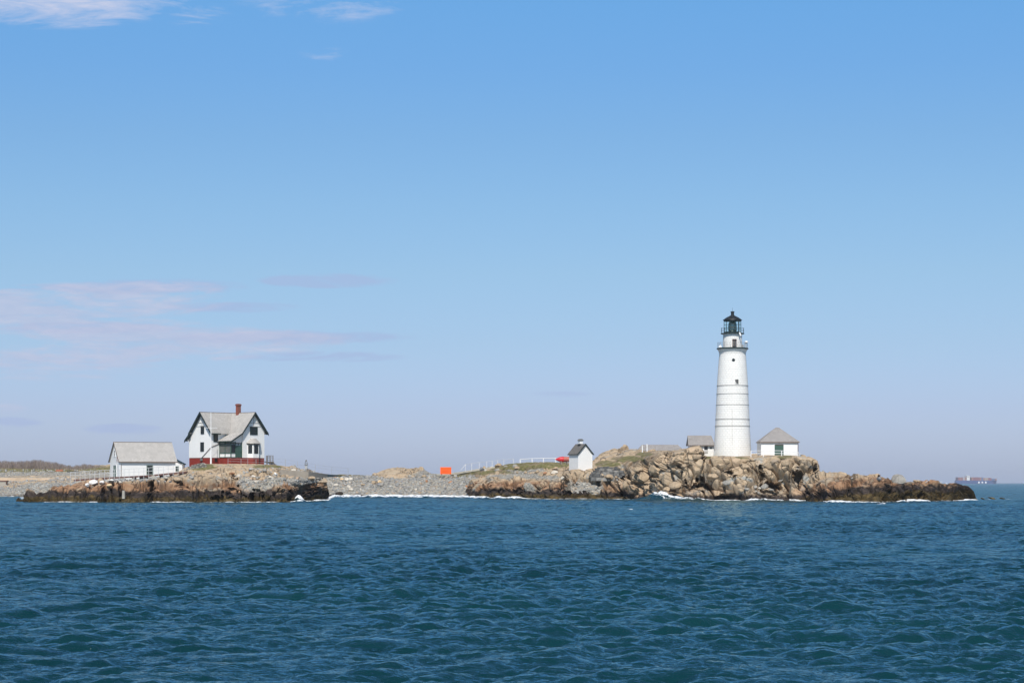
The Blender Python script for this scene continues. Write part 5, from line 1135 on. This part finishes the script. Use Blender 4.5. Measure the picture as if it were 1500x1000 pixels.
# rocks awash right of the point
for i, (x, y, Y, r, lb) in enumerate(((1452, 729.5, 408, 6.5, "low brown rock awash near the right edge beyond the point"), (1468, 729.8, 410, 5, "lowest weedy rock awash at the far right edge of the sea"), (1440, 730.3, 404, 4, "brown rock awash in foam just off the tip of the point"), (1428, 731, 396, 5, "weedy rock touching the tip of the rocky point"))):
    boulder(x, y, r, 'weed', lb, .28, Y, sink=.4, seed=90 + i)
# loose blocks on the shore: countable, alike
rng = random.Random(21); cand = []
def scatter(g, wts, n, smin, smax, kinds, sel, grp, lab):
    c_ = g.reshape(-1, 3); sx = 750 + c_[:, 0] * F / c_[:, 1]; sy = HY - (c_[:, 2] - H) * F / c_[:, 1]
    ok = np.where(sel(sx, sy, c_[:, 2]))[0]; k_ = 0
    for _ in range(n):
        j = ok[rng.randrange(len(ok))]; p = c_[j]; r = smin * (smax / smin) ** (rng.random() ** 1.6); m_ = MB(); rock_mesh(m_, (0, 0, 0), r, rng, 2)
        setp(m_.build('loose_block', SM[rng.choice(kinds)], None, (p[0], p[1], p[2] + r * .25)), lab, 'stone block', grp)
scatter(g1, w1, 70, .28, .75, ['grey', 'grey', 'slate', 'pale', 'tan', 'rust'], lambda x, y, z: (x > 486) & (x < 690) & (y < 724) & (y > 698) & (z > .6), 'loose blocks on the cobble beach', "rough loose block lying among the cobbles of the beach in the middle")
scatter(g2, w2, 60, .3, .8, ['grey', 'pale', 'tan', 'tan', 'tan'], lambda x, y, z: (x > 345) & (x < 478) & (y < 711) & (y > 686) & (z > 2.2), 'loose blocks below the house', "rough loose block on the stony slope below and right of the house")
scatter(g4, w4, 26, .35, .9, ['tan', 'grey', 'tan', 'pale'], lambda x, y, z: (x > 1040) & (x < 1195) & (y < 724) & (y > 708) & (z > .8), 'loose blocks at the cliff foot', "rough loose block at the foot of the cliff right of the tower")
scatter(g1, w1, 34, .35, .9, ['tan', 'grey', 'tan', 'pale', 'rust', 'slate'], lambda x, y, z: (x > 705) & (x < 822) & (y < 701) & (y > 683), 'loose blocks on the grassy bank', "rough loose block on the bank below the white fences")
# cobbles: uncountable
st_ = MB(); 
for g_, nn_, sel in ((g1, 5200, lambda x, y, z: (x > 484) & (x < 700) & (z > .15) & (y > 697)), (g1, 2600, lambda x, y, z: (x > -20) & (x < 150) & (z > .1) & (y > 700)), (g2, 800, lambda x, y, z: (x > 345) & (x < 480) & (z > 2.0) & (y > 686) & (y < 712)), (g0, 1500, lambda x, y, z: (x > -20) & (x < 160) & (y > 688) & (y < 699)), (g2, 700, lambda x, y, z: (x > 150) & (x < 262) & (z > 3.2) & (y > 697) & (y < 707)), (g4, 500, lambda x, y, z: (x > 838) & (x < 878) & (y > 706) & (y < 722) & (z > .3))):
    c_ = g_.reshape(-1, 3); sx = 750 + c_[:, 0] * F / c_[:, 1]; sy = HY - (c_[:, 2] - H) * F / c_[:, 1]; ok = np.where(sel(sx, sy, c_[:, 2]))[0]
    for _ in range(nn_):
        p = c_[ok[rng.randrange(len(ok))]]; r = .08 + .22 * rng.random() ** 2.2; jit = [Vector((rng.uniform(.6, 1), rng.uniform(.6, 1), rng.uniform(.5, .9))) for _ in range(6)]
        dirs = [Vector(d) for d in ((1,0,0),(-1,0,0),(0,1,0),(0,-1,0),(0,0,1),(0,0,-1))]; rz = rng.uniform(0, 3.14); rot = Matrix.Rotation(rz, 3, 'Z') @ Matrix.Rotation(rng.uniform(-.6, .6), 3, 'X')
        q8 = [Vector((x, y, z)) for x in (-1, 1) for y in (-1, 1) for z in (-1, 1)]
        v8 = [rot @ Vector((q.x * r * rng.uniform(.55, 1), q.y * r * rng.uniform(.55, 1), q.z * r * rng.uniform(.4, .8))) + Vector(p) + Vector((0, 0, r * .3)) for q in q8]
        st_.add(v8, [(0, 1, 3, 2), (4, 6, 7, 5), (0, 4, 5, 1), (2, 3, 7, 6), (0, 2, 6, 4), (1, 5, 7, 3)])
def cobmat():
    m, t, b = newmat('cobble_stones'); k = NT(t); geo = k.n('ShaderNodeNewGeometry')
    col = k.ramp(geo.outputs['Random Per Island'], [(0, (.16, .155, .15)), (.2, (.25, .25, .24)), (.55, (.33, .325, .305)), (.8, (.40, .38, .33)), (.9, (.36, .26, .18)), (.94, (.30, .30, .29)), (1, (.50, .48, .44))]); k.l(col, b.inputs['Base Color']); b.inputs['Roughness'].default_value = .9; return m
cb_o = st_.build('cobbles', cobmat()); setp(cb_o, kind='stuff', label="countless small grey and tan cobbles covering the beaches", cat='cobbles')

# ------------------------------------------------------------------ bare brush beyond the boathouse
rng = random.Random(9); br = MB()
def brush_top(x): return float(np.interp(x, [-200, -40, 0, 20, 40, 55, 68, 82, 95, 105, 112, 125, 140, 160, 200, 250], [674, 674, 674, 675, 674, 672.5, 675, 676.5, 680, 682, 681, 679, 681, 683, 688, 696]))
for _ in range(26000):
    x = rng.uniform(-170, 175); Y = rng.uniform(625, 700); base = 690 if x < 100 else 690; tp = brush_top(x) + 3.2 * rng.random() ** 2 * 2 + 1.2 * math.sin(x * .6) * rng.random()
    if rng.random() < .5: tp += rng.uniform(0, 7)
    p0 = P(x, base, Y); p1 = P(x + rng.uniform(-2.2, 2.2), min(tp, base - 1), Y); p0 = p1 + (p0 - p1) * rng.uniform(.25, 1.0); wdt = rng.uniform(.02, .06)
    a = rng.uniform(0, 3.14); dv = Vector((math.cos(a) * wdt, math.sin(a) * wdt, 0)); br.add([p0 - dv, p0 + dv, p1 + dv * .2 + Vector((0, 0, 0)), p1 - dv * .2], [(0, 1, 2, 3)])
bmt, t, b = newmat('bare_twigs'); k = NT(t); gg = k.n('ShaderNodeNewGeometry'); k.l(k.ramp(gg.outputs['Random Per Island'], [(0, (.10, .075, .065)), (.4, (.20, .16, .145)), (.75, (.28, .23, .21)), (1, (.23, .19, .12))]), b.inputs['Base Color']); b.inputs['Roughness'].default_value = .95
bo = br.build('brushwood', bmt); setp(bo, "bare purplish brown brush along the low rise behind the boathouse", "brush", None, 'stuff')
# driftwood / dark shed roof by the brush
for (x, y, Y, w2, h2, mt, lb, nm) in ((87, 689.5, 590, 1.1, .45, 'rust', "rusty red upturned skiff lying before the bare brush", 'upturned_skiff'), (109, 691.5, 588, 2.3, .35, 'black', "dark upturned boat on the stones before the bare brush", 'upturned_boat')):
    m_ = MB(); n_ = 14; vs = []
    for i_ in range(n_ + 1):
        t_ = i_ / n_ * 2 - 1; hw = math.sqrt(max(0, 1 - abs(t_) ** 2.4)) * w2 * .3 + .01
        for a in np.linspace(0, math.pi, 7): vs.append((t_ * w2, -hw * math.cos(a), h2 * math.sin(a) * (hw / (w2 * .3)) ** .5 - .1))
    m_.add(vs, [(i_ * 7 + j, i_ * 7 + j + 1, i_ * 7 + j + 8, i_ * 7 + j + 7) for i_ in range(n_) for j in range(6)], True)
    m_.box(-w2 * .95, -.03, h2 - .16, w2 * .95, .03, h2 - .04)
    setp(m_.build(nm, M[mt], None, P(x, y, Y)), lb, "boat")

# ------------------------------------------------------------------ gulls
def gull(loc, rz, label):
    g = empty('gull', loc, rz, label, "gull", "gulls resting on the rocks")
    m_ = MB(); rings = [(-.22, .015, .17), (-.14, .05, .165), (-.03, .085, .16), (.07, .08, .175), (.13, .05, .22), (.16, .042, .27), (.20, .045, .295), (.235, .025, .29), (.29, .006, .28)]
    vs = [(x, r * math.cos(a), z + r * math.sin(a)) for x, r, z in rings for a in np.linspace(0, 2 * math.pi, 10, endpoint=False)]
    m_.add(vs, [(i * 10 + j, i * 10 + (j + 1) % 10, (i + 1) * 10 + (j + 1) % 10, (i + 1) * 10 + j) for i in range(8) for j in range(10)], True); m_.tube((0, .03, 0), (0, .03, .12), .008, 5); m_.tube((0, -.03, 0), (0, -.03, .12), .008, 5); m_.build('body', M['gull'], g)
    for s in (-1, 1):
        m_ = MB(); m_.add([(.10, s * .075, .20), (.0, s * .095, .22), (-.16, s * .05, .2), (-.30, s * .015, .17), (-.12, s * .06, .14), (.04, s * .09, .13)], [(0, 1, 2, 3, 4, 5)]); m_.add([(.10, s * .07, .20), (.0, s * .085, .22), (-.16, s * .04, .2), (-.30, s * .010, .17), (-.12, s * .05, .14), (.04, s * .08, .13)], [(5, 4, 3, 2, 1, 0)]); m_.build('wing', M['gullgrey'], g)
    return g
for (x, y, rz, lb) in ((1378.5, 707.5, .3, "white gull on the flat point between the dome boulder and the tip"), (1388, 709.3, 2.6, "white gull nearest to the tip of the rocky point"), (1356, 707, .2, "white gull on the point, the one closest to the dome boulder's right"), (1247, 701, 1.0, "white gull in the dip between the cliff and the brown hump")):
    s = surf(x, y)
    if s is not None: gull(s + Vector((0, -.2, .02)), rz, lb)
gull(P(1315, 696.8, 366), 2.9, "white gull standing on top of the dome-shaped boulder")

# ------------------------------------------------------------------ container ship on the horizon
SY = 9000.0; sp_ = SY / F
shp_ = empty('container_ship', P(1430, 708, SY), R(4), "container ship with blue hull and stacked containers far out on the horizon", "ship")
L0, L1 = -31 * sp_, 31 * sp_
m_ = MB(); hv = []; secs = [(L0, 14, 0), (L0 + 8, 19, 0), (-40, 21, 0), (40, 21, 0), (L1 - 22, 17, 0), (L1 - 2, 3, 1.5), (L1, .5, 2.5)]
for x, hw, up in secs: hv += [(x - (6 if up > 1 else 0), -hw * .7, -6), (x, -hw, 13.5 + up), (x, hw, 13.5 + up), (x - (6 if up > 1 else 0), hw * .7, -6)]
m_.add(hv, [(i * 4 + j, i * 4 + (j + 1) % 4, i * 4 + 4 + (j + 1) % 4, i * 4 + 4 + j) for i in range(len(secs) - 1) for j in range(4)] + [(0, 1, 2, 3), (24, 25, 26, 27)]); m_.build('hull', paint('blue_hull', (.05, .095, .26), .5, .05, .02, 0), shp_)
cm_ = []
for nm, c_ in (('maroon', (.22, .07, .07)), ('rust', (.30, .14, .09)), ('blue', (.08, .13, .25)), ('grey', (.38, .36, .36)), ('tan', (.36, .27, .2))): cm_.append(paint('container_' + nm, c_, .6, .05, .02, 0))
rng = random.Random(4); bays = np.arange(L0 + 6, L1 - 12, 7.2); groups_ = {}
for bi, x in enumerate(bays):
    if -16.5 * sp_ < x < -9.5 * sp_: continue
    lv = 5 if x < 20 else 4
    if x > L1 - 34: lv = 3
    m_ = MB()
    for l_ in range(lv): m_.box(x, -19, 13.6 + l_ * 2.65, x + 6.7, 19, 13.6 + l_ * 2.65 + 2.55)
    m_.build('container_stack', cm_[rng.choice([0, 0, 1, 1, 2, 3, 4])], shp_)
m_ = MB(); m_.box(-16 * sp_, -19, 13.4, -11.5 * sp_, 19, 30); m_.box(-15.6 * sp_, -21, 30.2, -12.2 * sp_, 21, 34); m_.tube((-14 * sp_, 0, 34), (-14 * sp_, 0, 40), .7); m_.build('bridge', paint('ship_white', (.7, .68, .64), .5, .05, .02, 0), shp_)
m_ = MB(); m_.box(-10.8 * sp_, -5, 13.4, -9.7 * sp_, 5, 33); m_.build('funnel', cm_[3], shp_)
m_ = MB()
for x in (1.9, 6.9, 12.1):
    m_.prism([(x * sp_ + 4.0 * math.cos(a) * (1 if i_ % 2 else .9), -21.6, 5.2 + 4.2 * math.sin(a)) for i_, a in enumerate(np.linspace(0, 2 * math.pi, 8, endpoint=False))], (0, .5, 0))
m_.build('hull_letters', paint('hull_letter_white', (.8, .8, .8), .5, .02, .02, 0), shp_)

# ------------------------------------------------------------------ the air
hb = MB(); hb.box(-6000, -30, -8, 6000, 11500, 62); hz, t, b = newmat('sea_haze'); t.nodes.remove(b)
pv = t.nodes.new('ShaderNodeVolumePrincipled'); pv.inputs['Color'].default_value = (.80, .85, .96, 1); pv.inputs['Density'].default_value = HAZE; pv.inputs['Anisotropy'].default_value = 0.0
t.links.new(pv.outputs[0], [n for n in t.nodes if n.type == 'OUTPUT_MATERIAL'][0].inputs['Volume'])
ho = hb.build('haze', hz); setp(ho, kind='stuff')
